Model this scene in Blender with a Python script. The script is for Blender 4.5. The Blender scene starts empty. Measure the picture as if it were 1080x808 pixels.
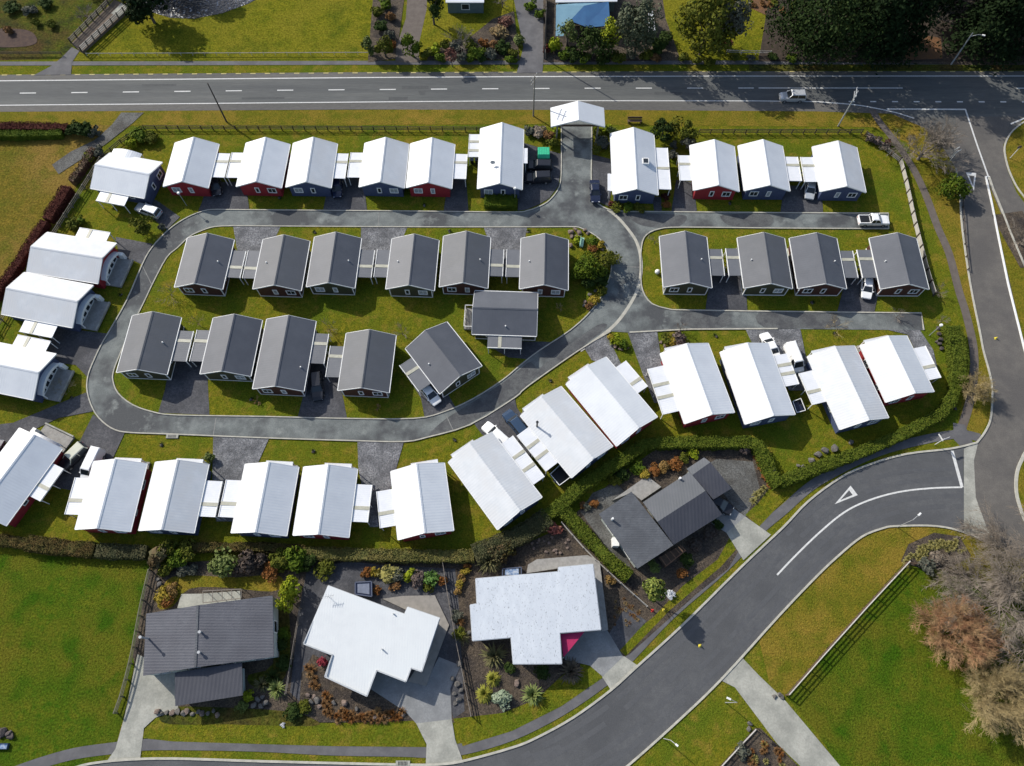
import bpy, bmesh, math, random
import numpy as np
from mathutils import Vector

R = math.radians
SC = bpy.context.scene
COL = SC.collection
RNG = random.Random(11)
NP = np.random.default_rng(5)

# ------------------------------------------------------------------ camera
CAM_H, FOC, PITCH = 105.0, 780.0, math.atan2(1812, 780.0)   # metres, pixels (of 1080), radians below the horizon
cam = bpy.data.cameras.new('drone_camera')
cam.sensor_fit = 'HORIZONTAL'; cam.sensor_width = 36.0
cam.lens = 36.0 * FOC / 1080.0
cam.clip_start = 1.0; cam.clip_end = 3000.0
cam_ob = bpy.data.objects.new('drone_camera', cam); COL.objects.link(cam_ob)
cam_ob.location = (0, 0, CAM_H); cam_ob.rotation_euler = (math.pi / 2 - PITCH, 0, 0)
SC.camera = cam_ob

# ------------------------------------------------------------------ sky and sun
SUN_AZ_TO = R(-39.0)        # direction the shadows fall, from +X
SUN_EL = R(33.5)
w = bpy.data.worlds.new('World'); SC.world = w; w.use_nodes = True
nt = w.node_tree; bg = nt.nodes['Background']
sky = nt.nodes.new('ShaderNodeTexSky'); sky.sky_type = 'NISHITA'; sky.sun_disc = False
sky.sun_elevation = SUN_EL
sx, sy = -math.cos(SUN_AZ_TO), -math.sin(SUN_AZ_TO)          # towards the sun
sky.sun_rotation = math.atan2(sx, sy)
sky.dust_density = 1.6
nt.links.new(sky.outputs[0], bg.inputs[0]); bg.inputs[1].default_value = 0.09
sun = bpy.data.lights.new('sun', 'SUN'); sun.energy = 2.8; sun.angle = R(0.5); sun.color = (1.0, 0.95, 0.86)
sun_ob = bpy.data.objects.new('sun', sun); COL.objects.link(sun_ob)
sun_ob.location = (-60, 60, 90)
sd = Vector((-sx * math.cos(SUN_EL), -sy * math.cos(SUN_EL), -math.sin(SUN_EL)))
sun_ob.rotation_euler = sd.to_track_quat('-Z', 'Y').to_euler()
vs = SC.view_settings
vs.view_transform = 'Standard'; vs.look = 'None'; vs.gamma = 1.0; vs.use_curve_mapping = False
vs.exposure = 0.9

# ------------------------------------------------------------------ measuring: photo point -> metres on the plane z
CP, SP = math.cos(PITCH), math.sin(PITCH)
def G(px, py, z=0.0):
    r, u, f = px - 540.0, 404.0 - py, FOC
    X, Y, Z = r, f * CP + u * SP, -f * SP + u * CP
    t = (z - CAM_H) / Z
    return Vector((X * t, Y * t, z))
def T(ox, oy, *pts, s=5.985):            # points read off an enlarged crop
    return [(ox + x / s, oy + y / s) for x, y in pts]

# ------------------------------------------------------------------ materials
MATS = {}
def rgb(c): return (c[0], c[1], c[2], 1.0)
def mat(name, c1, c2=None, scale=1.0, rough=0.85, c3=None, s3=0.1, bump=0.0, bscale=None, stretch=None,
        spec=0.4, metal=0.0, wave=None, lo=0.38, hi=0.62, lo3=0.42, hi3=0.62, c4=None, s4=1.0, lo4=.55, hi4=.7, grain=None):
    if name in MATS: return MATS[name]
    m = bpy.data.materials.new(name); m.use_nodes = True; MATS[name] = m
    n = m.node_tree.nodes; L = m.node_tree.links
    b = n['Principled BSDF']
    b.inputs['Roughness'].default_value = rough; b.inputs['Metallic'].default_value = metal
    b.inputs['Specular IOR Level'].default_value = spec
    b.inputs['Base Color'].default_value = rgb(c1)
    tc = n.new('ShaderNodeTexCoord'); src = tc.outputs['Object']
    if stretch:
        mp = n.new('ShaderNodeMapping'); mp.inputs['Scale'].default_value = stretch
        L.new(src, mp.inputs[0]); src = mp.outputs[0]
    col = None
    def layer(prev, ca, cb, sc, lo, hi, det=6):
        nz = n.new('ShaderNodeTexNoise'); nz.inputs['Scale'].default_value = sc; nz.inputs['Detail'].default_value = det
        nz.inputs['Roughness'].default_value = 0.62
        L.new(src, nz.inputs['Vector'])
        mr = n.new('ShaderNodeMapRange'); mr.inputs['From Min'].default_value = lo; mr.inputs['From Max'].default_value = hi
        L.new(nz.outputs['Fac'], mr.inputs['Value'])
        mx = n.new('ShaderNodeMix'); mx.data_type = 'RGBA'
        L.new(mr.outputs[0], mx.inputs['Factor'])
        if prev is None: mx.inputs['A'].default_value = rgb(ca)
        else: L.new(prev, mx.inputs['A'])
        mx.inputs['B'].default_value = rgb(cb)
        return mx.outputs['Result']
    if c2: col = layer(None, c1, c2, scale, lo, hi)
    if c3: col = layer(col, c1, c3, s3, lo3, hi3, 4)
    if c4: col = layer(col, c1, c4, s4, lo4, hi4, 5)
    if grain:                                  # (scale, low, high): blade, chip and stone scale colour variation
        nz = n.new('ShaderNodeTexNoise'); nz.inputs['Scale'].default_value = grain[0]; nz.inputs['Detail'].default_value = 3; nz.inputs['Roughness'].default_value = .7
        L.new(src, nz.inputs['Vector'])
        mr = n.new('ShaderNodeMapRange'); mr.inputs['From Min'].default_value = .32; mr.inputs['From Max'].default_value = .68
        mr.inputs['To Min'].default_value = grain[1]; mr.inputs['To Max'].default_value = grain[2]; L.new(nz.outputs['Fac'], mr.inputs['Value'])
        hs = n.new('ShaderNodeVectorMath'); hs.operation = 'SCALE'; L.new(col, hs.inputs[0]); L.new(mr.outputs[0], hs.inputs['Scale']); col = hs.outputs[0]
    if col is not None: L.new(col, b.inputs['Base Color'])
    hgt = None
    if bump:
        nz = n.new('ShaderNodeTexNoise'); nz.inputs['Scale'].default_value = bscale or scale * 2; nz.inputs['Detail'].default_value = 4
        L.new(src, nz.inputs['Vector']); hgt = nz.outputs['Fac']
    if wave:                                   # (axis, period in metres, strength): ribs, boards, tiles
        wv = n.new('ShaderNodeTexWave'); wv.wave_type = 'BANDS'; wv.bands_direction = wave[0]; wv.wave_profile = 'SIN'
        wv.inputs['Scale'].default_value = 0.314 / wave[1]
        L.new(tc.outputs['Object'], wv.inputs['Vector'])
        bp0 = n.new('ShaderNodeBump'); bp0.inputs['Strength'].default_value = wave[2]; bp0.inputs['Distance'].default_value = 0.05
        L.new(wv.outputs['Fac'], bp0.inputs['Height'])
        L.new(bp0.outputs[0], b.inputs['Normal'])
    if hgt is not None:
        bp = n.new('ShaderNodeBump'); bp.inputs['Strength'].default_value = bump; bp.inputs['Distance'].default_value = 0.15
        L.new(hgt, bp.inputs['Height'])
        if wave: L.new(bp0.outputs[0], bp.inputs['Normal'])
        L.new(bp.outputs[0], b.inputs['Normal'])
    return m

# ground covers (base colours without light or shade, except the creek's painted sparkle)
GRASS = mat('mown_grass', (0.0812, 0.0993, 0.0076), (0.1544, 0.1390, 0.0118), 1.5, .95, (0.0785, 0.1055, 0.0084), 0.14, .8, 6, c4=(0.1834, 0.1365, 0.0218), s4=0.45, lo4=0.52, hi4=0.72, lo=.36, hi=.64, grain=(4.5, .6, 1.45), spec=.03)
VERGE = mat('verge_grass', (0.1572, 0.1259, 0.0144), (0.1065, 0.1049, 0.0112), 1.2, .95, (0.1935, 0.1341, 0.0224), 0.1, .8, 6, c4=(0.0968, 0.1026, 0.0096), s4=0.35, lo4=0.48, hi4=0.66, lo=.36, hi=.64, grain=(4, .6, 1.45), spec=.03)
PADD = mat('dry_paddock_grass', (0.1620, 0.1187, 0.0180), (0.1026, 0.0901, 0.0120), 0.9, .95, (0.1890, 0.1251, 0.0300), 0.07, .8, 6, c4=(0.0950, 0.0954, 0.0120), s4=0.22, lo4=0.48, hi4=0.66, lo=.36, hi=.64, grain=(3, .55, 1.45), spec=.03)
LUSH = mat('lush_field_grass', (0.0386, 0.0835, 0.0049), (0.0906, 0.1067, 0.0084), 1.0, .95, (0.0963, 0.0951, 0.0098), 0.09, .8, 6, c4=(0.0340, 0.0766, 0.0042), s4=0.25, lo4=0.48, hi4=0.66, lo=.36, hi=.64, grain=(3.8, .5, 1.5), spec=.03)
RIVERG = mat('riverbank_grass', (0.0920, 0.1032, 0.0072), (0.1626, 0.1514, 0.0112), 0.8, .95, (0.1514, 0.1376, 0.0128), 0.1, .8, 6, c4=(0.0762, 0.0918, 0.0072), s4=0.22, lo4=0.5, hi4=0.68, lo=.36, hi=.64, grain=(2.8, .55, 1.5), spec=.03)
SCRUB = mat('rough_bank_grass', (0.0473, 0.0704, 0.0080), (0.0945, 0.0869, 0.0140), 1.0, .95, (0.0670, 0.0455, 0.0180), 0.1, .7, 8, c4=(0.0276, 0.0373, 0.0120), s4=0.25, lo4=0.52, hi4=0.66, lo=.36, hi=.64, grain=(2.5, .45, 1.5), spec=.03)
ASPH = mat('highway_asphalt', (.085, .090, .088), (.105, .108, .104), .9, .85, (.070, .074, .075), .25, .15, 12, stretch=(.06, 1, 1), grain=(7, .85, 1.15))
SHOULD = mat('shoulder_asphalt', (.105, .100, .092), (.125, .118, .108), .8, .9, (.09, .088, .082), .2, .2, 12, stretch=(.15, 1, 1), grain=(6, .8, 1.2))
LOOP = mat('village_road_asphalt', (0.1188, 0.1311, 0.1288), (0.1650, 0.1808, 0.1751), .45, .85, (0.0616, 0.0655, 0.0689), .11, .15, 10, lo=.42, hi=.60, lo3=.46, hi3=.58, c4=(0.2090, 0.2260, 0.2147), s4=.30, lo4=.58, hi4=.72, grain=(5, .85, 1.15))
DARKA = mat('driveway_asphalt', (.052, .053, .060), (.088, .088, .095), 2.5, .85, (.042, .043, .049), .3, .3, 14, grain=(6, .75, 1.3))
GRAV = mat('loose_gravel', (0.1092, 0.1127, 0.1207), (0.2415, 0.2438, 0.2530), 3.2, .95, (0.0920, 0.0943, 0.1012), .4, .9, 9, lo=.40, hi=.60, grain=(6, .6, 1.5))
LOWER = mat('lower_road_asphalt', (.078, .080, .084), (.092, .094, .097), 1.2, .85, (.066, .068, .072), .12, .15, 12, grain=(7, .88, 1.12))
SIDER = mat('side_road_asphalt', (.105, .097, .088), (.125, .115, .103), .8, .9, (.088, .082, .077), .15, .15, 12, grain=(6, .85, 1.15))
CONC = mat('concrete', (0.3024, 0.3024, 0.2646), (0.3696, 0.3640, 0.3186), .8, .9, (0.2464, 0.2464, 0.2160), .3, .15, 8, grain=(4, .88, 1.1))
AGGR = mat('aggregate_concrete', (.20, .205, .207), (.255, .26, .26), 5, .9, (.175, .18, .182), .35, .2, 9)
PATH = mat('asphalt_footpath', (.105, .103, .108), (.13, .127, .13), 1.0, .9, (.09, .088, .092), .3, .15, 9)
PATHB = mat('brown_footpath', (.10, .082, .070), (.125, .105, .09), 1.0, .9, None, .3, .15, 9)
BARK = mat('bark_mulch', (.058, .044, .031), (.092, .070, .048), 3.5, .98, (.035, .028, .024), .35, .9, 8, grain=(4, .5, 1.7))
GREYG = mat('garden_gravel', (.095, .095, .090), (.13, .13, .122), 3, .95, (.065, .062, .056), .3, .6, 9, grain=(5, .6, 1.4))
SOIL = mat('orange_soil', (.16, .075, .03), (.11, .06, .03), 1, .95, None, .3, .6, 4)
WATER = mat('creek_water', (.018, .021, .026), (.34, .37, .42), 1.6, .22, None, .3, .9, 2.0, lo=.56, hi=.70)  # pale flecks are sun sparkle painted into the water colour
PAINT = mat('road_paint', (.62, .62, .60), (.50, .50, .48), 3, .8)
YPAINT = mat('yellow_road_paint', (.50, .42, .16), (.35, .31, .15), 3, .8)
KERB = mat('kerb_concrete', (.44, .42, .36), (.34, .33, .28), 1.2, .9)
# buildings
WROOF = mat('white_roof_steel', (.62, .64, .66), (.57, .59, .615), .35, .42, None, .3, 0, None, wave=('Y', .40, .16))
WROOFS = [WROOF, mat('white_roof_steel_weathered', (.59, .605, .62), (.53, .55, .57), .6, .5, (.55, .555, .56), .25, 0, None, wave=('Y', .40, .16)), mat('white_roof_steel_bright', (.65, .67, .69), (.60, .62, .645), .4, .42, None, .3, 0, None, wave=('Y', .40, .16))]
GROOF = mat('grey_roof_steel', (.088, .094, .109), (.101, .107, .123), .35, .55, None, .3, 0, None, wave=('Y', .40, .08), spec=.3)
GROOFS = [GROOF, mat('grey_roof_steel_faded', (.100, .105, .116), (.114, .118, .129), .5, .6, (.10, .104, .112), .2, 0, None, wave=('Y', .40, .08), spec=.3), mat('grey_roof_steel_dark', (.080, .086, .101), (.092, .098, .114), .4, .55, None, .3, 0, None, wave=('Y', .40, .08), spec=.3)]
WCARP = mat('white_carport_steel', (.68, .69, .71), (.62, .635, .66), .5, .45, None, .3, 0, None, wave=('Y', .30, .14))
GCARP = mat('grey_carport_steel', (.115, .121, .134), (.13, .136, .15), .5, .55, None, .3, 0, None, wave=('Y', .30, .14), spec=.3)
STRIP = mat('translucent_roof_strip', (.42, .41, .33), (.35, .34, .27), 2, .5)
TRIMW = mat('white_trim', (.75, .75, .73), (.68, .68, .66), 2, .6)
RED = mat('red_weatherboard', (.30, .020, .028), (.24, .018, .024), 1.5, .7, None, .3, 0, None, wave=('Z', .18, .5))
NAVY = mat('navy_weatherboard', (.060, .080, .155), (.048, .064, .125), 1.5, .7, None, .3, 0, None, wave=('Z', .18, .5))
RUST = mat('brown_weatherboard', (.075, .028, .018), (.06, .023, .016), 1.5, .75, None, .3, 0, None, wave=('Z', .18, .5))
OLIVE = mat('olive_weatherboard', (.055, .055, .028), (.046, .046, .024), 1.5, .75, None, .3, 0, None, wave=('Z', .18, .5))
PALEW = mat('pale_plaster', (.46, .50, .46), (.42, .46, .43), 1, .8)
CREAMW = mat('cream_plaster', (.50, .47, .40), (.46, .43, .37), 1, .8)
TEALW = mat('teal_grey_wall', (.11, .15, .15), (.09, .13, .13), 1, .8)
GLASS = mat('dark_window_glass', (.025, .030, .035), None, 1, .12, spec=.6)
BLIND = mat('blind_behind_glass', (.36, .38, .40), (.28, .31, .33), 4, .25)
TIMBER = mat('weathered_deck_timber', (.33, .32, .30), (.26, .25, .235), 2, .9, None, .3, 0, None, wave=('X', .14, .6))
DTIMB = mat('dark_fence_timber', (.040, .032, .026), (.07, .056, .045), 2, .9)
PTIMB = mat('pale_fence_timber', (.42, .40, .36), (.34, .32, .29), 2, .9)
BTIMB = mat('brown_timber', (.12, .075, .05), (.09, .06, .042), 2, .9)
TILE = mat('charcoal_tile_roof', (.080, .083, .098), (.098, .101, .117), 1.2, .75, (.070, .072, .086), .3, .25, 5, wave=('Y', .36, .35))
SLATE = mat('shingle_tile_roof', (.076, .082, .093), (.094, .101, .113), 2.2, .75, (.066, .071, .081), .4, .3, 5, wave=('Y', .33, .22))
DSTEEL = mat('charcoal_steel_roof', (.048, .050, .062), (.056, .058, .070), .5, .55, None, .3, 0, None, wave=('X', .5, .22))
B4SUNLIT = mat('sunlit_charcoal_steel_roof', (.094, .100, .108), (.105, .110, .12), .5, .55, None, .3, 0, None, wave=('X', .4, .15))  # paler copy of the charcoal steel, sunlight put into its colour
B2ROOF = mat('bright_white_roof', (.60, .62, .625), (.56, .58, .59), .5, .6, (.60, .625, .63), .15, .1, 6, wave=('X', .35, .10))
B3ROOF = mat('speckled_white_roof', (.54, .575, .615), (.48, .515, .56), 1.0, .6, (.47, .505, .55), .15, .1, 6, c4=(.20, .215, .23), s4=5.5, lo4=.60, hi4=.66, stretch=(1.5, .6, 1))
BLUESAIL = mat('blue_shade_cloth', (.035, .12, .26), (.03, .10, .23), .6, .8)
PALESAIL = mat('pale_blue_shade_cloth', (.15, .28, .36), (.13, .25, .33), .6, .8)
PINKSAIL = mat('crimson_shade_cloth', (.42, .02, .10), (.36, .018, .085), 1, .8)
# vehicles
CWHITE = mat('white_car_paint', (.78, .78, .77), None, 1, .25, spec=.5)
CSILV = mat('silver_car_paint', (.50, .52, .54), None, 1, .28, metal=.3)
CBLACK = mat('black_car_paint', (.018, .019, .024), None, 1, .22, spec=.5)
CNAVY = mat('navy_car_paint', (.016, .022, .048), None, 1, .22, spec=.5)
CBLUE = mat('steel_blue_car_paint', (.03, .055, .10), None, 1, .25, spec=.5)
CCREAM = mat('cream_canopy', (.52, .52, .42), (.47, .47, .38), 2, .6)
RUBBER = mat('tyre_rubber', (.02, .02, .02), None, 1, .9)
ALLOY = mat('wheel_alloy', (.4, .4, .41), None, 1, .4, metal=.6)
LAMPG = mat('headlight_glass', (.6, .62, .64), None, 1, .15)
TAILR = mat('taillight_red', (.35, .01, .01), None, 1, .2)
GTARP = mat('green_tarpaulin', (.03, .45, .24), (.025, .38, .20), 3, .6)
STEEL = mat('galvanised_steel', (.42, .43, .44), (.36, .37, .38), 3, .5, metal=.3)
POLEW = mat('weathered_pole_timber', (.22, .20, .17), (.17, .155, .135), 3, .9)
POLED = mat('dark_pole_timber', (.05, .045, .042), (.065, .058, .052), 3, .9)
BLACKP = mat('black_plastic', (.015, .016, .018), None, 1, .5)
POOLB = mat('spa_water', (.08, .16, .32), (.4, .45, .52), 3, .1)
GREENP = mat('green_painted_timber', (.30, .50, .38), (.26, .45, .34), 3, .7)
ROCK = mat('grey_boulder', (.15, .14, .128), (.095, .088, .08), 2.5, .95, None, .3, .6, 5)
ROCKP = mat('pinkish_boulder', (.22, .165, .135), (.14, .105, .088), 2.5, .95, None, .3, .6, 5)
ROCKD = mat('dark_boulder', (.09, .075, .07), (.06, .05, .048), 2.5, .95, None, .3, .6, 5)
ORANGEP = mat('orange_plastic', (.65, .22, .03), None, 1, .5)
YELLOWP = mat('yellow_plastic', (.60, .50, .06), None, 1, .5)
BARKT = mat('tree_bark', (.10, .082, .065), (.07, .057, .047), 3, .95)
# foliage
def leafmat(name, a, b, s=1.2): return mat(name, a, b, s, .8, None, .3, 0, None, spec=.06, lo=.35, hi=.65)
F_GREEN = leafmat('green_foliage', (.050, .085, .009), (.095, .125, .012))
F_DARK = leafmat('dark_green_foliage', (.020, .038, .009), (.042, .060, .014))
F_CON = leafmat('conifer_foliage', (.008, .017, .006), (.016, .028, .009))
F_OLIVE = leafmat('olive_foliage', (.065, .080, .012), (.115, .115, .016))
F_LIME = leafmat('lime_foliage', (.15, .20, .012), (.24, .25, .018))
F_YEL = leafmat('yellow_foliage', (.26, .19, .025), (.20, .16, .03))
F_GREY = leafmat('grey_green_foliage', (.075, .082, .062), (.12, .118, .088))
F_BURG = leafmat('burgundy_foliage', (.055, .016, .014), (.095, .032, .022))
F_BRWN = leafmat('brown_grass_foliage', (.15, .075, .030), (.20, .115, .05))
F_ORAN = leafmat('orange_foliage', (.19, .075, .022), (.14, .07, .025))
F_PINK = leafmat('pink_foliage', (.28, .08, .065), (.22, .11, .075))
F_HEDG = leafmat('hedge_foliage', (.058, .086, .010), (.105, .125, .016), 1.6)
F_HEDB = leafmat('brown_green_hedge_foliage', (.060, .060, .018), (.105, .070, .026), 1.0)
F_FLAX = leafmat('flax_blades', (.095, .095, .04), (.17, .155, .075))
F_AGAV = leafmat('pale_green_blades', (.13, .17, .045), (.22, .25, .09))
F_VARI = leafmat('silver_green_foliage', (.18, .23, .15), (.28, .32, .22))
F_WHITE = leafmat('white_blossom', (.62, .63, .64), (.5, .5, .5))
F_CREAM = leafmat('straw_tufts', (.21, .19, .055), (.29, .26, .10))
TWIGG = mat('grey_twigs', (.165, .135, .105), (.225, .19, .155), 1.0, .9)
TWIGT = mat('tan_twigs', (.27, .205, .095), (.33, .26, .13), 1.0, .9)
TWIGP = mat('russet_twigs', (.31, .155, .08), (.31, .21, .105), .6, .9)

# ------------------------------------------------------------------ mesh helpers
class MB:
    def __init__(s): s.v = []; s.f = []
    def poly(s, pts): i = len(s.v); s.v += [tuple(p) for p in pts]; s.f.append(tuple(range(i, i + len(pts)))); return s
    def hexa(s, b, t):                        # bottom ring, top ring (any polygon, same count)
        n = len(b); i = len(s.v); s.v += [tuple(p) for p in b] + [tuple(p) for p in t]
        s.f.append(tuple(range(i + n - 1, i - 1, -1))); s.f.append(tuple(range(i + n, i + 2 * n)))
        for k in range(n):
            j = (k + 1) % n; s.f.append((i + k, i + j, i + n + j, i + n + k))
        return s
    def box(s, x0, x1, y0, y1, z0, z1):
        return s.hexa([(x0, y0, z0), (x1, y0, z0), (x1, y1, z0), (x0, y1, z0)], [(x0, y0, z1), (x1, y0, z1), (x1, y1, z1), (x0, y1, z1)])
    def bar(s, p, q, wdt, h):                 # box along p->q (centre line), width and height
        p, q = Vector(p), Vector(q); d = (q - p).normalized()
        up = Vector((0, 0, 1)) if abs(d.z) < .95 else Vector((1, 0, 0))
        x = d.cross(up).normalized() * wdt / 2; y = x.cross(d).normalized() * h / 2
        return s.hexa([p - x - y, p + x - y, p + x + y, p - x + y], [q - x - y, q + x - y, q + x + y, q - x + y])
    def tube(s, p, q, r0, r1, n=6, cap=True):
        p, q = Vector(p), Vector(q); d = (q - p)
        if d.length < 1e-6: return s
        d.normalize(); a = Vector((0, 0, 1)) if abs(d.z) < .9 else Vector((1, 0, 0))
        x = d.cross(a).normalized(); y = d.cross(x)
        i = len(s.v)
        for c, r in ((p, r0), (q, r1)):
            for k in range(n):
                t = 2 * math.pi * k / n; s.v.append(tuple(c + x * (r * math.cos(t)) + y * (r * math.sin(t))))
        for k in range(n):
            j = (k + 1) % n; s.f.append((i + k, i + j, i + n + j, i + n + k))
        if cap: s.f.append(tuple(range(i + n - 1, i - 1, -1))); s.f.append(tuple(range(i + n, i + 2 * n)))
        return s
    def mesh(s, name, m, smooth=False):
        me = bpy.data.meshes.new(name); me.from_pydata(s.v, [], s.f); me.materials.append(m)
        bm = bmesh.new(); bm.from_mesh(me); bmesh.ops.recalc_face_normals(bm, faces=bm.faces); bm.to_mesh(me); bm.free()
        if smooth: me.polygons.foreach_set('use_smooth', [True] * len(me.polygons))
        me.update(); return me
    def build(s, name, m, parent=None, loc=None, smooth=False):
        return link(name, s.mesh(name, m, smooth), parent, loc)

def link(name, me, parent=None, loc=None):
    o = bpy.data.objects.new(name, me); COL.objects.link(o)
    if parent: o.parent = parent
    if loc is not None: o.location = loc
    return o
def tag(o, label, cat, group=None, kind=None):
    o['label'] = label; o['category'] = cat
    if group: o['group'] = group
    if kind: o['kind'] = kind
    return o
def thing(name, loc, rz, label, cat, group=None):
    o = bpy.data.objects.new(name, None); COL.objects.link(o); o.location = loc; o.rotation_euler = (0, 0, rz)
    o.empty_display_size = .5
    return tag(o, label, cat, group)
def struct(name, mb, m):
    o = mb.build(name, m); o['kind'] = 'structure'; return o
def fast_mesh(name, V, F, m):                  # V (n,3), F (k,4) numpy
    me = bpy.data.meshes.new(name); me.vertices.add(len(V)); me.vertices.foreach_set('co', np.asarray(V, np.float32).ravel())
    k = len(F); me.loops.add(4 * k); me.loops.foreach_set('vertex_index', np.asarray(F, np.int32).ravel())
    me.polygons.add(k); me.polygons.foreach_set('loop_start', np.arange(0, 4 * k, 4, dtype=np.int32))
    me.update(calc_edges=True); me.validate(); me.materials.append(m); return me
def smooth_line(pts, n=6, closed=False):       # Catmull-Rom through photo points
    out = []; N = len(pts)
    rng = range(N if closed else N - 1)
    for i in rng:
        if closed: p0, p1, p2, p3 = pts[i - 1], pts[i], pts[(i + 1) % N], pts[(i + 2) % N]
        else: p0, p1, p2, p3 = pts[max(i - 1, 0)], pts[i], pts[i + 1], pts[min(i + 2, N - 1)]
        for k in range(n):
            t = k / n
            out.append(tuple(.5 * ((2 * b) + (-a + c) * t + (2 * a - 5 * b + 4 * c - d) * t * t + (-a + 3 * b - 3 * c + d) * t ** 3) for a, b, c, d in zip(p0, p1, p2, p3)))
    if not closed: out.append(tuple(pts[-1]))
    return out
LAYER = [0]
def sheet(name, pts, m, z, edge=None):
    LAYER[0] += 1; z += .0003 * LAYER[0]
    mb = MB(); mb.poly([G(x, y, 0) + Vector((0, 0, z)) for x, y in pts])
    me = bpy.data.meshes.new(name); me.from_pydata(mb.v, [], mb.f); me.materials.append(m)
    if me.polygons[0].normal.z < 0: me.flip_normals()
    o = link(name, me); o['kind'] = 'structure'; return o
def ribbon_pts(line, half):
    L, Rr = [], []
    for i, p in enumerate(line):
        a = line[max(i - 1, 0)]; b = line[min(i + 1, len(line) - 1)]
        d = (b - a); d.z = 0; d.normalize(); nrm = Vector((-d.y, d.x, 0))
        L.append(p + nrm * half); Rr.append(p - nrm * half)
    return L, Rr
def ribbon(name, pts, width, m, z, h=0.0, sm=0):
    LAYER[0] += 1; z += .0003 * LAYER[0]
    if sm: pts = smooth_line(pts, sm)
    line = [G(x, y, 0) for x, y in pts]
    L, Rr = ribbon_pts(line, width / 2); mb = MB()
    for i in range(len(line) - 1):
        q = [Rr[i], Rr[i + 1], L[i + 1], L[i]]
        if h: mb.hexa([p + Vector((0, 0, z)) for p in q], [p + Vector((0, 0, z + h)) for p in q])
        else: mb.poly([p + Vector((0, 0, z)) for p in q])
    return struct(name, mb, m)
def kerb(pts, sm=5, width=.26): return ribbon('kerb', pts, width, KERB, 0.0, .13, sm)
def dashes(name, pts, dash, gap, width, m, z, start=0.0):
    LAYER[0] += 1; z += .0003 * LAYER[0]
    line = [G(x, y, 0) for x, y in pts]; mb = MB(); pos = -start
    for a, b in zip(line, line[1:]):
        L = (b - a).length; d = (b - a) / L; nrm = Vector((-d.y, d.x, 0)) * width / 2
        t = pos
        while t < L:
            p, q = a + d * max(t, 0), a + d * min(t + dash, L)
            if t + dash > 0: mb.poly([p - nrm + Vector((0, 0, z)), q - nrm + Vector((0, 0, z)), q + nrm + Vector((0, 0, z)), p + nrm + Vector((0, 0, z))])
            t += dash + gap
        pos = t - L - (dash + gap if t - gap > L else 0)
    return struct(name, mb, m)

# ================================================================== GROUND
g = MB(); g.poly([(-420, -160, -.02), (420, -160, -.02), (420, 520, -.02), (-420, 520, -.02)])
struct('ground', g, GRASS)
sheet('paddock', [(-60, 125), (40, 124), (148, 121), (150, 126), (104, 153), (60, 236), (0, 320), (-60, 400)], PADD, .004)
sheet('field', [(-120, 560), (0, 584), (160, 592), (148, 660), (133, 745), (118, 800), (90, 808), (40, 830), (-120, 860)], LUSH, .004)
sheet('riverbank', [(-60, -60), (118, -60), (112, 8), (66, 62), (-60, 65)], SCRUB, .004)
sheet('riverbank_lawn', [(110, 20), (395, -60), (393, 62), (70, 64)], RIVERG, .008)
sheet('verge', [(-60, 117), (140, 117), (560, 115), (920, 118), (965, 125), (1000, 160), (1020, 200), (1050, 400), (1045, 440), (1030, 466), (1008, 455), (1026, 372), (1009, 306), (990, 240), (956, 150), (920, 134), (560, 131), (150, 133), (-60, 128)], VERGE, .004)
sheet('island_grass', [(1040, 188), (1064, 246), (1120, 370), (1120, 470), (1084, 380), (1055, 255)], VERGE, .045)
sheet('corner_verge', [(1084, 126), (1068, 138), (1060, 152), (1060, 165), (1066, 185), (1080, 208), (1140, 250), (1140, 120)], VERGE, .045)
sheet('right_verge', smooth_line([(800, 673), (822, 650), (861, 608), (886, 584.5), (909, 566), (930, 557), (945, 555), (987, 555), (1018, 562), (1054, 577), (1090, 592)], 4) + [(1160, 640), (1160, 720), (975, 597), (955, 592), (828, 733), (813, 727)], VERGE, .008)
sheet('right_field', [(828, 733), (955, 593), (1160, 640), (1160, 900), (950, 900), (885, 808), (860, 770)], LUSH, .008)
sheet('lower_verge', [(761, 717), (722, 754), (664, 806), (600, 860), (860, 860), (820, 785), (797, 762)], GRASS, .008)

# ------------------------------------------------------------------ highway
sheet('highway', [(-160, 80), (0, 79), (380, 76.3), (700, 75.3), (1240, 75), (1240, 124), (1080, 124), (1062, 150), (1008, 178), (994, 155), (975, 135), (940, 120), (860, 117.5), (640, 116), (380, 115.5), (0, 118), (-160, 119)], SHOULD, .012)
sheet('highway', [(-160, 86), (0, 85), (380, 82), (700, 80.5), (1240, 80.3), (1240, 123), (1080, 123), (1020, 123), (963, 124), (900, 111), (860, 107), (640, 106.3), (380, 108), (0, 111), (-160, 112)], ASPH, .022)
ribbon('road_marking', [(-160, 86.5), (0, 85.4), (380, 82), (560, 80.9), (760, 80.4), (1240, 80.3)], .22, PAINT, .032)
ribbon('road_marking', [(-160, 112), (0, 111.2), (380, 107.8), (560, 106.3), (800, 106.6), (862, 107.4)], .20, PAINT, .032)
ribbon('road_marking', [(862, 107.4), (900, 110.5), (922, 114), (945, 119), (964, 125)], .24, PAINT, .032, sm=4)
dashes('road_marking', [(21, 98.4), (72, 97.9), (300, 95.3), (480, 94), (620, 93.2), (795, 93)], 3.0, 6.55, .22, PAINT, .032)
ribbon('road_marking', [(800, 93), (952, 93)], .22, PAINT, .032)
ribbon('road_marking', [(1072, 93.2), (1240, 93.4)], .22, PAINT, .032)
dashes('road_marking', [(-60, 80), (0, 79.3), (380, 77), (700, 75.6), (1080, 75.6), (1200, 75.7)], 1.0, 1.75, .22, YPAINT, .032)
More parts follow.
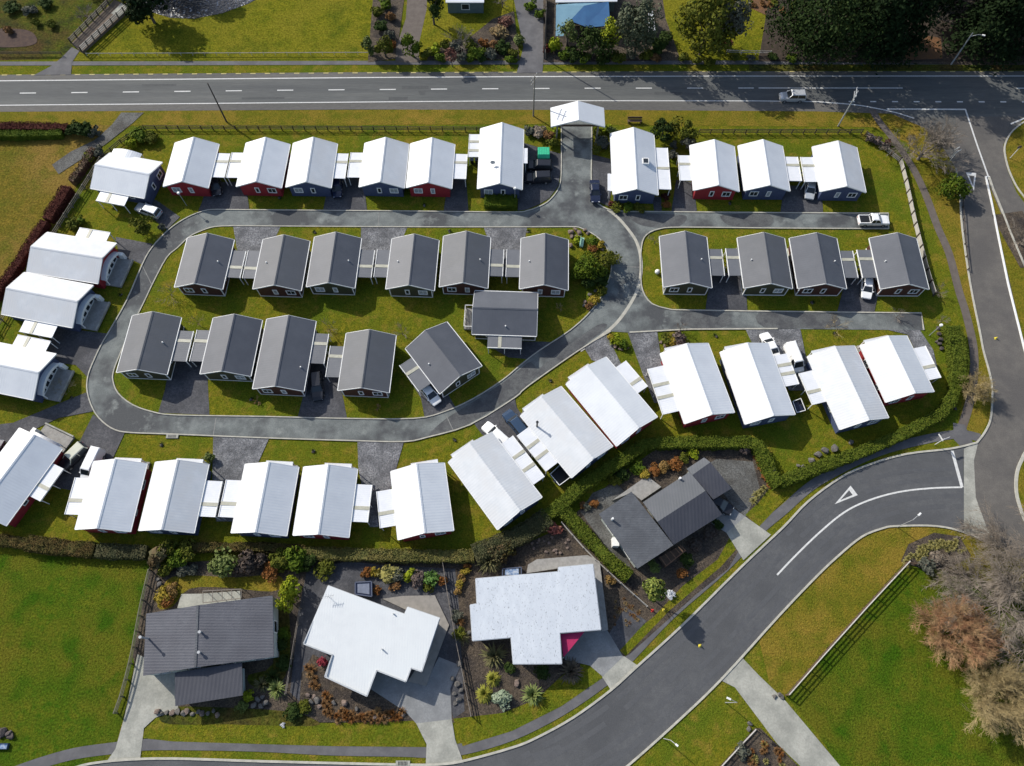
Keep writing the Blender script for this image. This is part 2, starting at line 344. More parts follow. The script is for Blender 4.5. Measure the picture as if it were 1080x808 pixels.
dashes('road_marking', [(895, 107.3), (1240, 108)], 1.1, 2.9, .28, PAINT, .032)
ribbon('road_marking', [(935, 115.2), (1018.5, 115.6)], .30, PAINT, .042)
PATCH = mat('asphalt_repair', (.062, .066, .066), (.075, .078, .078), 1.5, .9)
for q in ([(424, 91), (452, 90.6), (452, 94), (424, 94.4)], [(441, 96), (449, 95.6), (448, 100.5), (443, 100.5)], [(410, 102.5), (430, 102.2), (430, 105.5), (410, 105.8)], [(150, 89), (186, 88.6), (186, 91), (150, 91.3)], [(255, 103), (300, 102.4), (300, 104.6), (255, 105)], [(690, 97), (720, 97), (720, 100), (690, 100)]): sheet('asphalt_patch', q, PATCH, .024)
# ------------------------------------------------------------------ side road on the right
sheet('side_road', [(1008, 120), (1068, 120), (1058, 152), (1062, 178), (1072, 203), (1100, 240), (1260, 420), (1260, 640), (1090, 595), (1054, 577), (1018, 562), (1016, 474), (1030, 467), (1039, 455), (1045, 439), (1046, 405), (1037, 370), (1033.6, 352), (1023, 299), (1014.5, 240), (1012, 205), (1008, 178)], SIDER, .016)
sheet('roundabout', smooth_line([(1140, 470), (1090, 472), (1077, 486), (1071.5, 505), (1074, 530), (1090, 560), (1140, 580)], 4), VERGE, .10)
kerb([(1140, 470), (1090, 472), (1077, 486), (1071.5, 505), (1074, 530), (1090, 560), (1140, 580)], 5, .45)
ribbon('road_marking', [(1018, 115.6), (1030, 152), (1042, 186), (1047, 199)], .28, PAINT, .046)
ribbon('kerb', [(1047, 199), (1056, 221), (1066, 247), (1080, 280), (1110, 345)], .3, KERB, 0, .16)
ribbon('kerb', [(1043.5, 187), (1039.3, 186.5), (1046, 216), (1052.5, 249), (1063, 300), (1080, 368), (1100, 440)], .28, MATS['white_trim'], 0, .16)
ribbon('kerb', [(1043, 187), (1047, 199)], .3, KERB, 0, .16)
kerb([(1008, 178), (1012, 205), (1014.5, 240), (1023, 299), (1033.6, 352), (1037, 370), (1045.7, 405), (1045, 439), (1039, 455), (1030, 467)], 4)
kerb([(1084, 126), (1068, 138), (1060, 152), (1060, 165), (1066, 185), (1080, 208), (1120, 250)], 4)
ribbon('road_marking', [(1065.6, 131), (1084, 123.5)], .3, PAINT, .046)
def give_way(a, b, tip, z):
    LAYER[0] += 1; z += .0003 * LAYER[0]
    mb = MB(); a, b, tip = (G(*p, 0) for p in (a, b, tip)); c = (a + b + tip) / 3
    k1 = .50
    ia, ib, it = a + (c - a) * k1, b + (c - b) * k1, tip + (c - tip) * .42
    up = Vector((0, 0, z))
    for q in ((a, b, ib, ia), (b, tip, it, ib), (tip, a, ia, it)): mb.poly([p + up for p in q])
    struct('road_marking', mb, PAINT)
give_way((1018.5, 182), (1029.5, 182.7), (1027, 201.5), .046)
# ------------------------------------------------------------------ lower curved road
up_k = [(-40, 840), (40, 823), (75, 811), (95, 805.5), (130, 801.5), (182, 800), (280, 803), (426, 806.5), (465, 806), (491, 802), (540, 788.5), (566, 778), (605, 756.5), (644, 728), (670, 704.6), (719, 660), (781.6, 598), (826, 556), (852, 529), (886, 504), (917, 490), (956, 479), (1002, 473.5), (1030, 467)]
lo_k = [(1054, 577), (1018, 562), (987, 555), (945, 555), (930, 557.5), (909, 566), (886, 584.5), (861, 608), (820, 651), (763, 714), (722, 754), (664, 806), (620, 840)]
sheet('lower_road', smooth_line(up_k, 4) + [(1016, 474), (1017, 562)] + smooth_line(lo_k[1:], 4) + [(520, 900), (-40, 900)], LOWER, .020)
sheet('concrete_crossing', [(1016.5, 473.5), (1032, 465), (1027, 486), (1029, 525), (1040, 555), (1054, 577), (1016.5, 561.5)], CONC, .028)
kerb(up_k, 4, .28); kerb(lo_k, 4, .26)
ribbon('road_marking', [(1004, 475.5), (1014.5, 514)], .45, PAINT, .032)
ribbon('road_marking', [(1014.5, 514), (982, 515), (948, 519), (917, 527.5), (891, 540), (865, 561), (839, 586), (819.5, 606.5)], .24, PAINT, .032, sm=5)
give_way((897, 512.3), (904.5, 522.3), (880.3, 531.8), .032)
TRACK = mat('tyre_polished_asphalt', (.068, .070, .075), (.084, .086, .090), .9, .7, (.078, .080, .084), .15, .1, 12, grain=(7, .9, 1.1))
cl = [G(x, y, 0) for x, y in smooth_line([(1016, 514), (982, 515), (948, 519), (917, 527.5), (891, 540), (865, 561), (839, 586), (819, 606), (780, 647), (741, 687), (696, 729), (655, 765), (610, 795), (560, 822)], 4)]
for off in (-2.75, -1.25, 1.25, 2.75):
    LAYER[0] += 1; L_, R_ = ribbon_pts(cl, abs(off)); side = L_ if off > 0 else R_; l2, r2 = ribbon_pts(side, .32); m = MB()
    for i in range(len(side) - 1):
        if RNG.random() < .16: continue
        m.poly([p + Vector((0, 0, .0245 + .0003 * LAYER[0])) for p in (r2[i], r2[i + 1], l2[i + 1], l2[i])])
    struct('tyre_track', m, TRACK)
for q in ([(700, 715), (716, 700), (722, 706), (706, 722)], [(900, 558), (925, 545), (929, 550), (905, 564)], [(560, 795), (590, 785), (594, 792), (565, 803)]): sheet('asphalt_patch', q, TRACK, .0235)
# ------------------------------------------------------------------ footpaths
ribbon('footpath', [(-100, 69), (0, 67.2), (200, 66.8), (380, 66.4), (560, 66), (900, 66), (1200, 66.5)], 1.0, PATH, .016)
ribbon('footpath', [(920, 116), (927, 128), (943, 148), (962, 176), (976, 205), (989, 240), (1001, 268), (1011, 306), (1019, 332), (1027, 370), (1026, 405), (1021, 430), (1014, 452)], 1.3, PATHB, .016, sm=4)
lp = [(1034, 462), (1008, 458), (956, 468), (917, 480), (878, 499), (852, 515), (826, 538), (800, 560), (763, 599), (707, 648), (664, 693), (650, 705), (636, 719), (592, 749), (540, 775), (488, 790), (452, 793), (426, 792), (348, 790.5), (270, 786.5), (182, 785), (145, 786), (120, 789), (78, 795), (39, 806), (0, 820)]
ribbon('footpath', lp, 1.35, PATH, .016, sm=4)
sheet('footpath', [(1005, 446), (1017, 448), (1022, 458), (1026, 467), (1012, 470), (1006, 464)], PATH, .02)
# ------------------------------------------------------------------ village loop road
loop_outer = [(592, 118), (592, 150), (592, 177), (590, 197), (580, 211), (570, 217.5), (556, 222.5), (537, 224), (430, 223), (250, 221.5), (228, 221.3), (214, 223), (195, 231), (177, 243.6), (160, 262), (150, 280), (134, 317), (117, 347), (107, 364), (99, 381), (93, 397), (92.4, 413.5), (98.6, 432), (108.6, 445), (122, 453.6), (139, 456.5), (180, 458), (278, 462), (374, 465), (426, 466), (452, 461), (496, 448), (543, 419.5), (556, 408), (610, 370), (644, 349.7), (664, 350.8), (727, 347.5), (820, 347), (974, 348.3), (971.5, 330.5), (800, 328.5), (709, 327), (688, 321), (677.7, 306.6), (675.6, 286), (676.5, 260), (681.6, 248), (696, 241.6), (722, 240), (820, 241), (937, 241.6), (937, 225.3), (820, 224.7), (664, 223.4), (641, 221), (626, 210), (623.6, 195), (624, 150), (624, 118)]
loop_inner = [(247, 238.5), (227, 239.4), (213, 243.6), (200, 250), (187, 262), (176, 272), (162, 298), (153, 317), (138, 348), (126, 376), (120, 392), (119.5, 402), (125, 415), (140, 427), (161, 434.5), (187, 438), (278, 439.5), (366, 441.6), (436, 441.6), (467, 435), (498.6, 421), (530, 401), (548, 386), (568.6, 370), (602, 348), (626, 325), (640, 301), (645, 279), (638.7, 260), (628, 249), (612.7, 241), (600, 239.5), (540, 239.8), (400, 239.5)]
sheet('village_road', loop_outer, LOOP, .010)
sheet('village_lawn', smooth_line(loop_inner, 3, True), GRASS, .020)
kerb(loop_inner + [loop_inner[0]], 3, .17)
i0 = loop_outer.index((644, 349.7))
kerb(loop_outer[:i0 + 1], 3, .18)
kerb(loop_outer[i0 + 1:i0 + 4], 1, .22)
ribbon('kerb', [(974, 348.3), (971.5, 330.5), (800, 328.5), (709, 327)], .2, KERB, 0, .12)
kerb([(709, 327), (688, 321), (677.7, 306.6), (675.6, 286), (676.5, 260), (681.6, 248), (696, 241.6), (722, 240), (820, 241), (937, 241.6)], 3, .18)
ribbon('kerb', [(937, 241.6), (937, 225.3), (820, 224.7), (664, 223.4)], .2, KERB, 0, .12)
kerb([(664, 223.4), (641, 221), (626, 210), (623.6, 195), (624, 150), (624, 118)], 3, .2)
ribbon('drain_channel', [(641, 221), (652, 230), (664, 244), (672, 257), (676, 275), (675, 295), (669, 313), (655, 335), (640, 350), (612, 370)], .5, KERB, .026, 0, 4)
SEAM = mat('pale_asphalt_seam', (.24, .24, .225), (.17, .17, .165), 2, .9)
for q in ([(645, 281), (660, 281.6), (676, 282)], [(228, 441), (225, 459)], [(150, 280), (160, 300)], [(470, 437), (478, 454)], [(400, 224), (399, 239)]): ribbon('asphalt_seam', q, .12, SEAM, .024)
WORN = mat('dark_resealed_asphalt', (.058, .060, .064), (.082, .084, .086), .8, .8, (.10, .105, .104), .4, .2, 9, grain=(5, .8, 1.2))
sheet('asphalt_patch', smooth_line([(452, 459.5), (470, 442), (500, 423.5), (530, 404), (549, 389), (560, 382), (566, 396), (545, 415), (522, 430), (496, 446), (470, 456)], 3, True), WORN, .022)
sheet('asphalt_patch', smooth_line([(640, 345), (612, 367), (580, 391), (566, 398), (572, 386), (600, 364), (630, 343)], 3, True), WORN, .022)
sheet('asphalt_patch', smooth_line([(725, 330.5), (760, 329.8), (772, 338), (762, 345.5), (735, 346), (718, 341)], 3, True), WORN, .022)
sheet('asphalt_patch', smooth_line([(800, 330), (850, 330.5), (880, 332), (884, 344), (850, 346), (806, 345.5)], 3, True), WORN, .022)
sheet('asphalt_patch', smooth_line([(664, 226), (700, 226), (724, 228), (716, 239), (690, 240), (672, 236)], 3, True), WORN, .022)
sheet('asphalt_patch', smooth_line([(764, 226.5), (810, 226.5), (812, 238), (775, 239), (762, 233)], 3, True), WORN, .022)
# ------------------------------------------------------------------ driveways and parking inside the village
DW = .024
def drive(pts, m=DARKA, z=DW): return sheet('driveway', pts, m, z)
drive([(220, 192), (259, 192), (263, 221.3), (209, 223), (213, 214)])
drive([(348, 185), (383, 185), (387, 221.8), (341, 221.8)])
drive([(474, 180), (491, 180), (494, 223), (468, 223)])
drive([(548, 150), (556, 152), (593, 163), (591.5, 178), (589, 196), (579, 209.5), (568, 216), (556, 221), (546, 222.5)])
drive([(624.5, 163), (644, 168), (646, 190), (642, 218), (633, 214), (624.5, 195)])
drive([(713, 190), (731, 192), (735, 223.5), (708, 223.5)])
drive([(688, 208), (697, 208), (698, 223.3), (690, 223.3)])
drive([(827, 196), (866, 196), (868, 224.3), (823, 224.3)])
drive([(146, 205), (166, 212), (190, 229), (176, 242.5), (150, 222)])
drive([(122, 250), (161, 257.5), (149.5, 279), (141, 275), (127, 275)])
drive([(54, 345), (113, 352), (106, 364), (98, 381), (91.5, 397), (80, 385), (62, 383), (50, 370)])
drive([(-40, 452), (14, 446), (50, 431), (91, 414), (98, 434), (62, 441), (45, 449), (34, 454), (0, 470), (-40, 490)])
drive([(98.6, 437), (109, 446), (132, 456), (119, 484), (112, 512), (90, 520), (48, 512), (60, 495), (82, 470)])
drive([(225, 459.8), (284, 462), (272, 489), (255, 508), (252, 550), (228, 550), (224, 507)], GRAV)
drive([(377, 465), (426, 466), (418, 494), (412, 515), (406, 556), (390, 556), (378, 494)], GRAV)
drive([(500, 447), (543, 420), (545, 430), (552, 440), (575, 475), (548, 485), (508, 458)])
drive([(616, 367), (640, 353), (655, 384), (650, 390), (640, 384), (624, 380)], GRAV)
drive([(662, 351), (693, 349.5), (700, 400), (712, 425), (690, 425), (678, 395)], GRAV)
drive([(786, 347.2), (844, 347.3), (853, 392), (850, 412), (832, 412), (814, 368), (793, 362)], GRAV)
drive([(936, 348), (970, 348.2), (984, 369), (990, 395), (972, 385), (957, 353)], GRAV)
drive([(246, 239), (296, 239), (291, 250), (280, 265), (270, 290), (256, 290), (250, 263)], GRAV)
drive([(381, 239.5), (430, 239.7), (425, 250), (414, 264), (405, 292), (384, 292), (380, 263)], GRAV)
drive([(510, 239.7), (556, 239.6), (554, 250), (550, 263), (552, 292), (516, 292), (518, 262)], GRAV)
drive([(517, 366), (551, 360), (583, 361), (566, 372), (558, 379), (536, 377)])
drive([(180, 380), (219, 382), (219, 398), (221, 437.8), (167, 435.5), (174, 412)])
drive([(324, 380), (352, 380), (358, 399), (366, 441), (314, 440.3), (322, 410)])
drive([(430, 398), (446, 398), (470, 412), (480, 429), (465, 436), (448, 440.8), (444, 420)])
drive([(749, 288), (786, 288), (788, 327.7), (744, 327.4)])
drive([(893, 290), (929, 290), (926, 310), (922, 329.5), (883, 329)])
# ------------------------------------------------------------------ grounds of the four houses below
sheet('garden_bed', [(158, 596), (240, 590), (330, 590), (470, 592), (520, 588), (585, 560), (655, 500), (700, 468), (790, 472), (806, 500), (815, 530), (800, 545), (768, 600), (733, 628), (664, 690), (645, 700), (600, 706), (540, 760), (478, 762), (440, 762), (330, 762), (162, 756), (150, 745), (140, 690)], BARK, .004)
sheet('garden_lawn', [(146, 778), (165, 757), (200, 756), (300, 760), (345, 763), (440, 760), (447, 780), (450, 788), (348, 787), (182, 782)], GRASS, .012)
sheet('garden_lawn', [(478, 758), (530, 752), (560, 740), (585, 728), (612, 722), (612, 700), (622, 700), (637, 714), (592, 745), (540, 771), (488, 787)], GRASS, .012)
sheet('garden_lawn', [(649, 682), (690, 650), (720, 618), (757, 590), (770, 566), (776, 580), (760, 598), (706, 644), (660, 692)], GRASS, .012)
sheet('garden_lawn', [(786, 543), (800, 530), (812, 514), (836, 518), (800, 556)], GRASS, .012)
sheet('garden_lawn', smooth_line([(176, 612), (200, 607), (250, 609), (290, 606), (300, 616), (286, 624), (240, 620), (200, 621), (182, 640), (166, 640)], 3, True), VERGE, .012)
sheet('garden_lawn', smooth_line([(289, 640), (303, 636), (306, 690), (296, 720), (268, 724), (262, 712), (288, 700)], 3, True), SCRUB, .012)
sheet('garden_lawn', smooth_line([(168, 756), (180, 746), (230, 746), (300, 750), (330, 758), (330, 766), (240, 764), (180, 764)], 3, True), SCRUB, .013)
sheet('gravel_yard', [(742, 492), (756, 484), (794, 487), (801, 514), (786, 546), (770, 530)], GREYG, .010)
sheet('gravel_yard', [(612, 540), (625, 520), (650, 510), (660, 520), (640, 540), (648, 560), (668, 604), (662, 608)], GREYG, .010)
sheet('gravel_yard', [(316, 640), (324, 600), (370, 592), (400, 596), (480, 600), (484, 640), (490, 750), (478, 758), (466, 700), (440, 756), (420, 745), (385, 720), (330, 690), (318, 710), (316, 740), (306, 730)], DARKA, .008)
sheet('gravel_yard', [(640, 672), (660, 640), (682, 655), (650, 690), (646, 682)], DARKA, .010)
sheet('concrete_drive', [(145, 690), (187, 708), (188, 748), (164, 757), (152, 768), (148, 801), (112, 804), (122, 790), (132, 754)], CONC, .028)
sheet('concrete_drive', [(390, 726), (394, 706), (449, 720), (463, 693), (486, 702), (475, 726), (476.5, 759), (439, 763), (428, 751)], AGGR, .024)
sheet('concrete_drive', [(439, 763), (476.5, 758.5), (480, 780), (489, 805), (449, 807), (450, 785)], CONC, .028)
sheet('concrete_drive', [(590, 666), (640, 664), (658, 694), (636, 714), (622, 702), (596, 696)], AGGR, .024)
sheet('concrete_drive', [(658, 692), (674, 703), (645, 729), (635, 714)], CONC, .028)
sheet('concrete_drive', [(750, 552), (765, 530), (786, 545), (766, 562)], AGGR, .024)
sheet('concrete_drive', [(766, 562), (786, 545), (813, 564), (784, 591)], CONC, .028)
sheet('concrete_drive', smooth_line([(761, 718), (769, 708), (779, 699), (782, 693)], 3) + [(800, 712), (829, 740), (886, 808), (940, 880), (890, 880), (844, 808), (820, 785), (775, 725)], CONC, .016)
sheet('garden_bed', [(796, 768), (802, 768), (846, 812), (860, 850), (700, 850), (760, 807)], BARK, .014)
# ------------------------------------------------------------------ north of the highway
sheet('creek', [(120, -60), (300, -60), (285, -8), (262, 4), (235, 14), (205, 20), (180, 19), (150, 10)], WATER, .014)
sheet('driveway', [(36, 79.5), (75, 79), (76, 66), (84, 54), (76, 50), (64, 62), (54, 70)], PATH, .02)
sheet('driveway', [(417, 66), (443, 66), (441, 50), (450, 10), (452, -60), (434, -60), (428, 20), (418, 50)], PATHB, .012)
sheet('driveway', [(545, 77), (572, 77), (573, 64), (573, 0), (570, -60), (540, -60), (542, 0), (552, 50)], PATH, .02)
sheet('garden_bed', [(388, 66), (398, -60), (434, -60), (418, 62)], BARK, .010)
sheet('garden_lawn', [(440, 64), (455, -60), (540, -60), (542, 40), (550, 64)], RIVERG, .010)
sheet('garden_bed', [(450, 64), (456, 50), (490, 44), (520, 20), (542, 12), (548, 63)], BARK, .012)
sheet('garden_lawn', [(690, 64), (690, -60), (800, -60), (790, 8), (815, 20), (800, 64)], RIVERG, .010)
sheet('garden_bed', [(573, 66), (573, -60), (690, -60), (702, 20), (718, 64)], BARK, .012)
sheet('garden_bed', [(782, -60), (860, -60), (840, 20), (812, 18), (790, 8)], SOIL, .010)
sheet('forest_floor', [(800, 60), (830, -60), (1260, -60), (1260, 72), (1080, 70), (800, 64)], BARK, .012)
sheet('roadside_verge', [(790, 68.5), (1260, 69), (1260, 74.5), (790, 74.5)], SCRUB, .013)
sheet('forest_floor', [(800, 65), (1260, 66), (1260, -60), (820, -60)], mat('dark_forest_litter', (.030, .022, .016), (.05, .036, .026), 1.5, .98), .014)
sheet('orange_soil', [(952, 64), (958, 52), (975, 38), (992, 40), (994, 62)], SOIL, .02)
sheet('gravel_track', [(55, 174), (75, 160), (100, 148), (118, 132), (128, 119), (152, 119), (140, 130), (112, 152), (80, 172), (62, 184)], GREYG, .016)

# ================================================================== VILLAGE COTTAGES
ZR, ZE, HALF = 4.2, 2.6, 3.86
def loc_of(root_loc, rz):
    c, s = math.cos(-rz), math.sin(-rz)
    def f(p): x, y = p.x - root_loc.x, p.y - root_loc.y; return (x * c - y * s, x * s + y * c)
    return f
def window(parent, x, y, z0, z1, wd, out, axis, pane, mull=True):
    """framed window in a wall; axis 'y': wall faces along y (out=+1/-1), 'x': wall faces along x"""
    fr, pn = MB(), MB(); t = .07
    def bx(mb, a0, a1, b0, b1, d0, d1):
        if axis == 'y': mb.box(x + a0, x + a1, min(y + d0 * out, y + d1 * out), max(y + d0 * out, y + d1 * out), b0, b1)
        else: mb.box(min(x + d0 * out, x + d1 * out), max(x + d0 * out, x + d1 * out), y + a0, y + a1, b0, b1)
    h = wd / 2
    bx(fr, -h - t, -h + t, z0 - t, z1 + t, 0, .09); bx(fr, h - t, h + t, z0 - t, z1 + t, 0, .09)
    bx(fr, -h + t, h - t, z1 - t, z1 + t, 0, .088); bx(fr, -h + t, h - t, z0 - t, z0 + t, 0, .11)
    if mull and wd > 1.0: bx(fr, -.035, .035, z0 + t, z1 - t, 0, .07)
    bx(pn, -h + t, h - t, z0 + t, z1 - t, 0, .03)
    f = fr.build('window', TRIMW, parent); pn.build('pane', pane, f)
    return f
def gable_roof(half, y0, y1, zr, ze, th=.14):
    mb = MB()
    for s in (-1, 1):
        a = [(0, y0, zr), (0, y1, zr), (s * half, y1, ze), (s * half, y0, ze)]
        mb.hexa([(p[0], p[1], p[2] - th) for p in a], a)
    return mb
HOUSES = []
def cottage(A, B, label, wall, grey=False, cp=None, strips=(.35,), porch=None, half=HALF, group=None, zr=ZR, ze=ZE, side=None, vent=None, name='cottage', canopy=None, wins=True, posts=3):
    a, b = G(*A, zr), G(*B, zr); L = (a - b).length; c = (a + b) / 2; c.z = 0
    d = (a - b).normalized(); rz = math.atan2(d.y, d.x) - math.pi / 2
    t = thing(name, c, rz, label, 'house', group); f = loc_of(c, rz); yA, yB = L / 2, -L / 2
    roofm, carm = (GROOFS[len(HOUSES) % 3], GCARP) if grey else (WROOFS[(len(HOUSES) * 2 + len(HOUSES) // 3) % 3], WCARP)
    hw, wa, wb = half - .48, yA - .40, yB + .18
    zt = lambda x, k=0: ze - .16 + (zr - ze) * (1 - abs(x) / half) - k
    m = MB(); sec = [(-hw, .25), (hw, .25), (hw, zt(hw)), (0, zt(0)), (-hw, zt(hw))]
    m.hexa([(x, wb, z) for x, z in sec], [(x, wa, z) for x, z in sec]); m.build('wall', wall, t)
    m = MB(); m.box(-hw - .03, hw + .03, wb - .03, wa + .03, 0, .25); m.build('base_board', TRIMW if grey else wall, t)
    rf = gable_roof(half, yB, yA, zr, ze).build('roof', roofm, t)
    m = MB()                                     # ridge cap
    for s in (-1, 1):
        m.hexa([(0, yB - .01, zr + .005), (0, yA + .01, zr + .005), (s * .22, yA + .01, zr - .085), (s * .22, yB - .01, zr - .085)],
               [(0, yB - .01, zr + .045), (0, yA + .01, zr + .045), (s * .22, yA + .01, zr - .045), (s * .22, yB - .01, zr - .045)])
    m.build('ridge_cap', roofm, rf)
    m = MB()                                     # barge boards and gutters
    for s in (-1, 1):
        for y in (yA + .03, yB - .03):
            m.hexa([(0, y - .028, zr - .21), (s * half, y - .028, ze - .21), (s * half, y + .028, ze - .21), (0, y + .028, zr - .21)],
                   [(0, y - .028, zr + .012), (s * half, y - .028, ze + .012), (s * half, y + .028, ze + .012), (0, y + .028, zr + .012)])
        m.box(s * half + (.004 if s > 0 else -.11), s * half + (.11 if s > 0 else -.004), yB, yA, ze - .15, ze - .01)
    m.build('barge_board', TRIMW, t)
    s = side if side is not None else 1
    if wins:
        p1 = BLIND if RNG.random() < .55 else GLASS; p2 = BLIND if RNG.random() < .45 else GLASS
        window(t, -s * 1.95, wb, 1.05, 2.15, 1.35, -1, 'y', p1); window(t, s * .55, wb, 1.0, 2.2, .62, -1, 'y', p2)
        for q in (-1, 1):
            window(t, q * hw, L * .22, 1.0, 2.1, 1.3, q, 'x', GLASS); window(t, q * hw, -L * .2, 1.2, 2.1, .8, q, 'x', GLASS)
    if grey:
        for q in (-1, 1): MB().box(q * hw - .07, q * hw + .07, wb - .05, wb + .07, .25, zt(hw)).build('corner_board', TRIMW, t)
    if porch == 'arch':                          # arched verandah over a timber deck at the front gable
        m = MB(); n = 12; r = 2.75; ye = yA + .42
        pts = [(-r + 2 * r * k / n, 1.75 + 1.05 * math.sin(math.pi * k / n) ** .8) for k in range(n + 1)]
        for (x0, z0), (x1, z1) in zip(pts, pts[1:]):
            m.hexa([(x0, wa, z0 - .08), (x1, wa, z1 - .08), (x1, ye, z1 - .08), (x0, ye, z0 - .08)], [(x0, wa, z0), (x1, wa, z1), (x1, ye, z1), (x0, ye, z0)])
        m.build('porch_roof', WROOF, t)
        m = MB()
        for (x0, z0), (x1, z1) in zip(pts, pts[1:]):      # arched fascia
            m.hexa([(x0, ye, z0 - .42), (x1, ye, z1 - .42), (x1, ye + .07, z1 - .42), (x0, ye + .07, z0 - .42)], [(x0, ye, z0 + .03), (x1, ye, z1 + .03), (x1, ye + .07, z1 + .03), (x0, ye + .07, z0 + .03)])
        m.build('porch_fascia', TRIMW, t)
        for x in (-r + .1, r - .1): MB().box(x - .09, x + .09, ye - .14, ye - .004, .35, 1.8).build('porch_post', TRIMW, t)
        dk = MB().box(-r + .3, r, wa + .03, yA + 2.3, .05, .35).build('deck', TIMBER, t)
        MB().box(-r + .3, r, yA + 2.2, yA + 2.42, .354, .62).build('deck_edge', CONC, dk)
        for x in (-1.75, -.6, .55, 1.7): window(t, x, wa, .45, 1.95, .95, 1, 'y', GLASS, False)
        MB().box(-2.95, -2.35, yA + .2, yA + 1.0, .05, 1.5).build('meter_cupboard', TRIMW, t)
    elif porch:                                  # flat verandah roof over part of the front gable, porch = +1 / -1 side
        x0, x1 = sorted((porch * -.9, porch * 3.0)); zp = 2.72
        MB().box(x0, x1, wa, yA + .62, zp - .12, zp).build('porch_roof', WROOF, t)
        m = MB(); m.box(x0, x1, yA + .624, yA + .68, zp - .2, zp + .02); m.build('porch_fascia', TRIMW, t)
        for x in (x0 + .12, x1 - .12): MB().box(x - .06, x + .06, yA + .48, yA + .6, .3, zp - .12).build('porch_post', TRIMW, t)
        MB().box(x0, x1, wa + .03, yA + .9, .03, .3).build('deck', TIMBER, t)
    if cp:                                       # carport: four photo corners at 2.45 m
        zc = 2.42; P = [f(G(x, y, zc)) for x, y in cp]
        sx = 1 if sum(p[0] for p in P) > 0 else -1
        xs = sorted((p[0] * sx for p in P)); ys = sorted(p[1] for p in P)
        xo = (xs[2] + xs[3]) / 2; y0, y1 = (ys[0] + ys[1]) / 2, (ys[2] + ys[3]) / 2
        xi = half - .35
        cr = MB(); q = sorted((sx * xi, sx * xo)); 
        cr.hexa([(q[0], y0, zc - .10 - (.06 if sx < 0 else 0)), (q[1], y0, zc - .10 - (.06 if sx > 0 else 0)), (q[1], y1, zc - .10 - (.06 if sx > 0 else 0)), (q[0], y1, zc - .10 - (.06 if sx < 0 else 0))],
                [(q[0], y0, zc - (.06 if sx < 0 else 0)), (q[1], y0, zc - (.06 if sx > 0 else 0)), (q[1], y1, zc - (.06 if sx > 0 else 0)), (q[0], y1, zc - (.06 if sx < 0 else 0))])
        cro = cr.build('carport_roof', carm, t)
        for fr in strips:
            yc = y1 - (y1 - y0) * fr
            MB().box(q[0] + (.32 if sx > 0 else .004), q[1] - (.004 if sx > 0 else .32), yc - .26, yc + .26, zc - .045, zc + .012).build('skylight_strip', STRIP, cro)
        m = MB(); m.box(sx * xo - (.09 if sx > 0 else .004), sx * xo + (.004 if sx > 0 else .09), y0 - .01, y1 + .01, zc - .22, zc + .01); m.build('carport_fascia', TRIMW, cro)
        for k in range(posts):
            yy = y0 + .15 + (y1 - y0 - .3) * k / (posts - 1)
            MB().box(sx * (xo - .2) - .055, sx * (xo - .2) + .055, yy - .055, yy + .055, 0, zc - .15).build('carport_post', TRIMW, t)
    if vent:
        x, y = f(G(*vent, 3.5)); z = zr - (zr - ze) * abs(x) / half
        MB().tube((x, y, z - .05), (x, y, z + .28), .10, .10, 8).build('roof_vent', TRIMW, t)
    if canopy:                                   # flat side canopy by photo corners
        for pts, zc, mt in canopy:
            P = [f(G(x, y, zc)) for x, y in pts]
            m = MB(); m.hexa([(x, y, zc - .1) for x, y in P], [(x, y, zc) for x, y in P]); m.build('side_canopy', mt, t)
            xs = sorted(P, key=lambda p: -abs(p[0]))[:2]
            for x, y in xs:
                k = .93; MB().box(x * k - .05, x * k + .05, y * .97 - .05, y * .97 + .05, 0, zc - .1).build('canopy_post', TRIMW, t)
    HOUSES.append((t, f, L))
    return t, f, L

gN, gS, gW, gC, gD, gE = 'white roofed cottages in the row along the highway', 'white roofed cottages in the row along the south hedge', 'white roofed cottages on the west side', 'grey roofed cottages in the upper row inside the loop road', 'grey roofed cottages in the lower row inside the loop road', 'grey roofed cottages in the row east of the loop road'
A_, B_, C_, D_, E_ = (80, 130), (250, 130), (420, 100), (570, 90), (740, 110)
def cot(o, r0, r1, label, wall, cpo=None, cp=None, **k):
    p = T(*o, r0, r1); cpx = T(*cpo, *cp) if cp else None
    return cottage(p[0], p[1], label, wall, cp=cpx, **k)
# north row
cot(A_, (742, 87), (668, 365), 'red white-roofed cottage at the left end of the straight row along the highway', RED, A_, [(865, 185), (970, 192), (940, 347), (828, 332)], group=gN, side=1)
cot(B_, (178, 88), (118, 365), 'red cottage with white roof, carport on its left, facing the leftmost red cottage', RED, A_, [(985, 185), (1062, 185), (1020, 345), (945, 340)], group=gN, side=-1)
cot(B_, (480, 87), (435, 367), 'navy cottage with white roof and a dark blue car under its right carport', NAVY, B_, [(600, 185), (705, 195), (680, 352), (580, 342)], group=gN, side=1)
cot(B_, (937, 88), (903, 367), 'navy white-roofed cottage, its carport on the left, directly left of the red one beside reception', NAVY, B_, [(715, 185), (805, 185), (770, 340), (695, 342)], group=gN, side=-1)
cot(C_, (212, 270), (188, 550), 'red cottage with white roof next to the large white roofed reception building', RED, C_, [(335, 368), (438, 378), (428, 533), (328, 525)], group=gN, side=1)
cot(E_, (80, 222), (108, 508), 'red cottage with white roof just right of the big manager house with a rooftop skylight', RED, D_, [(868, 447), (972, 437), (985, 595), (880, 605)], group=gN, side=-1)
cot(E_, (388, 222), (433, 508), 'navy cottage with white roof in the middle of the three right of the entrance', NAVY, E_, [(520, 325), (612, 337), (632, 487), (545, 478)], group=gN, side=1)
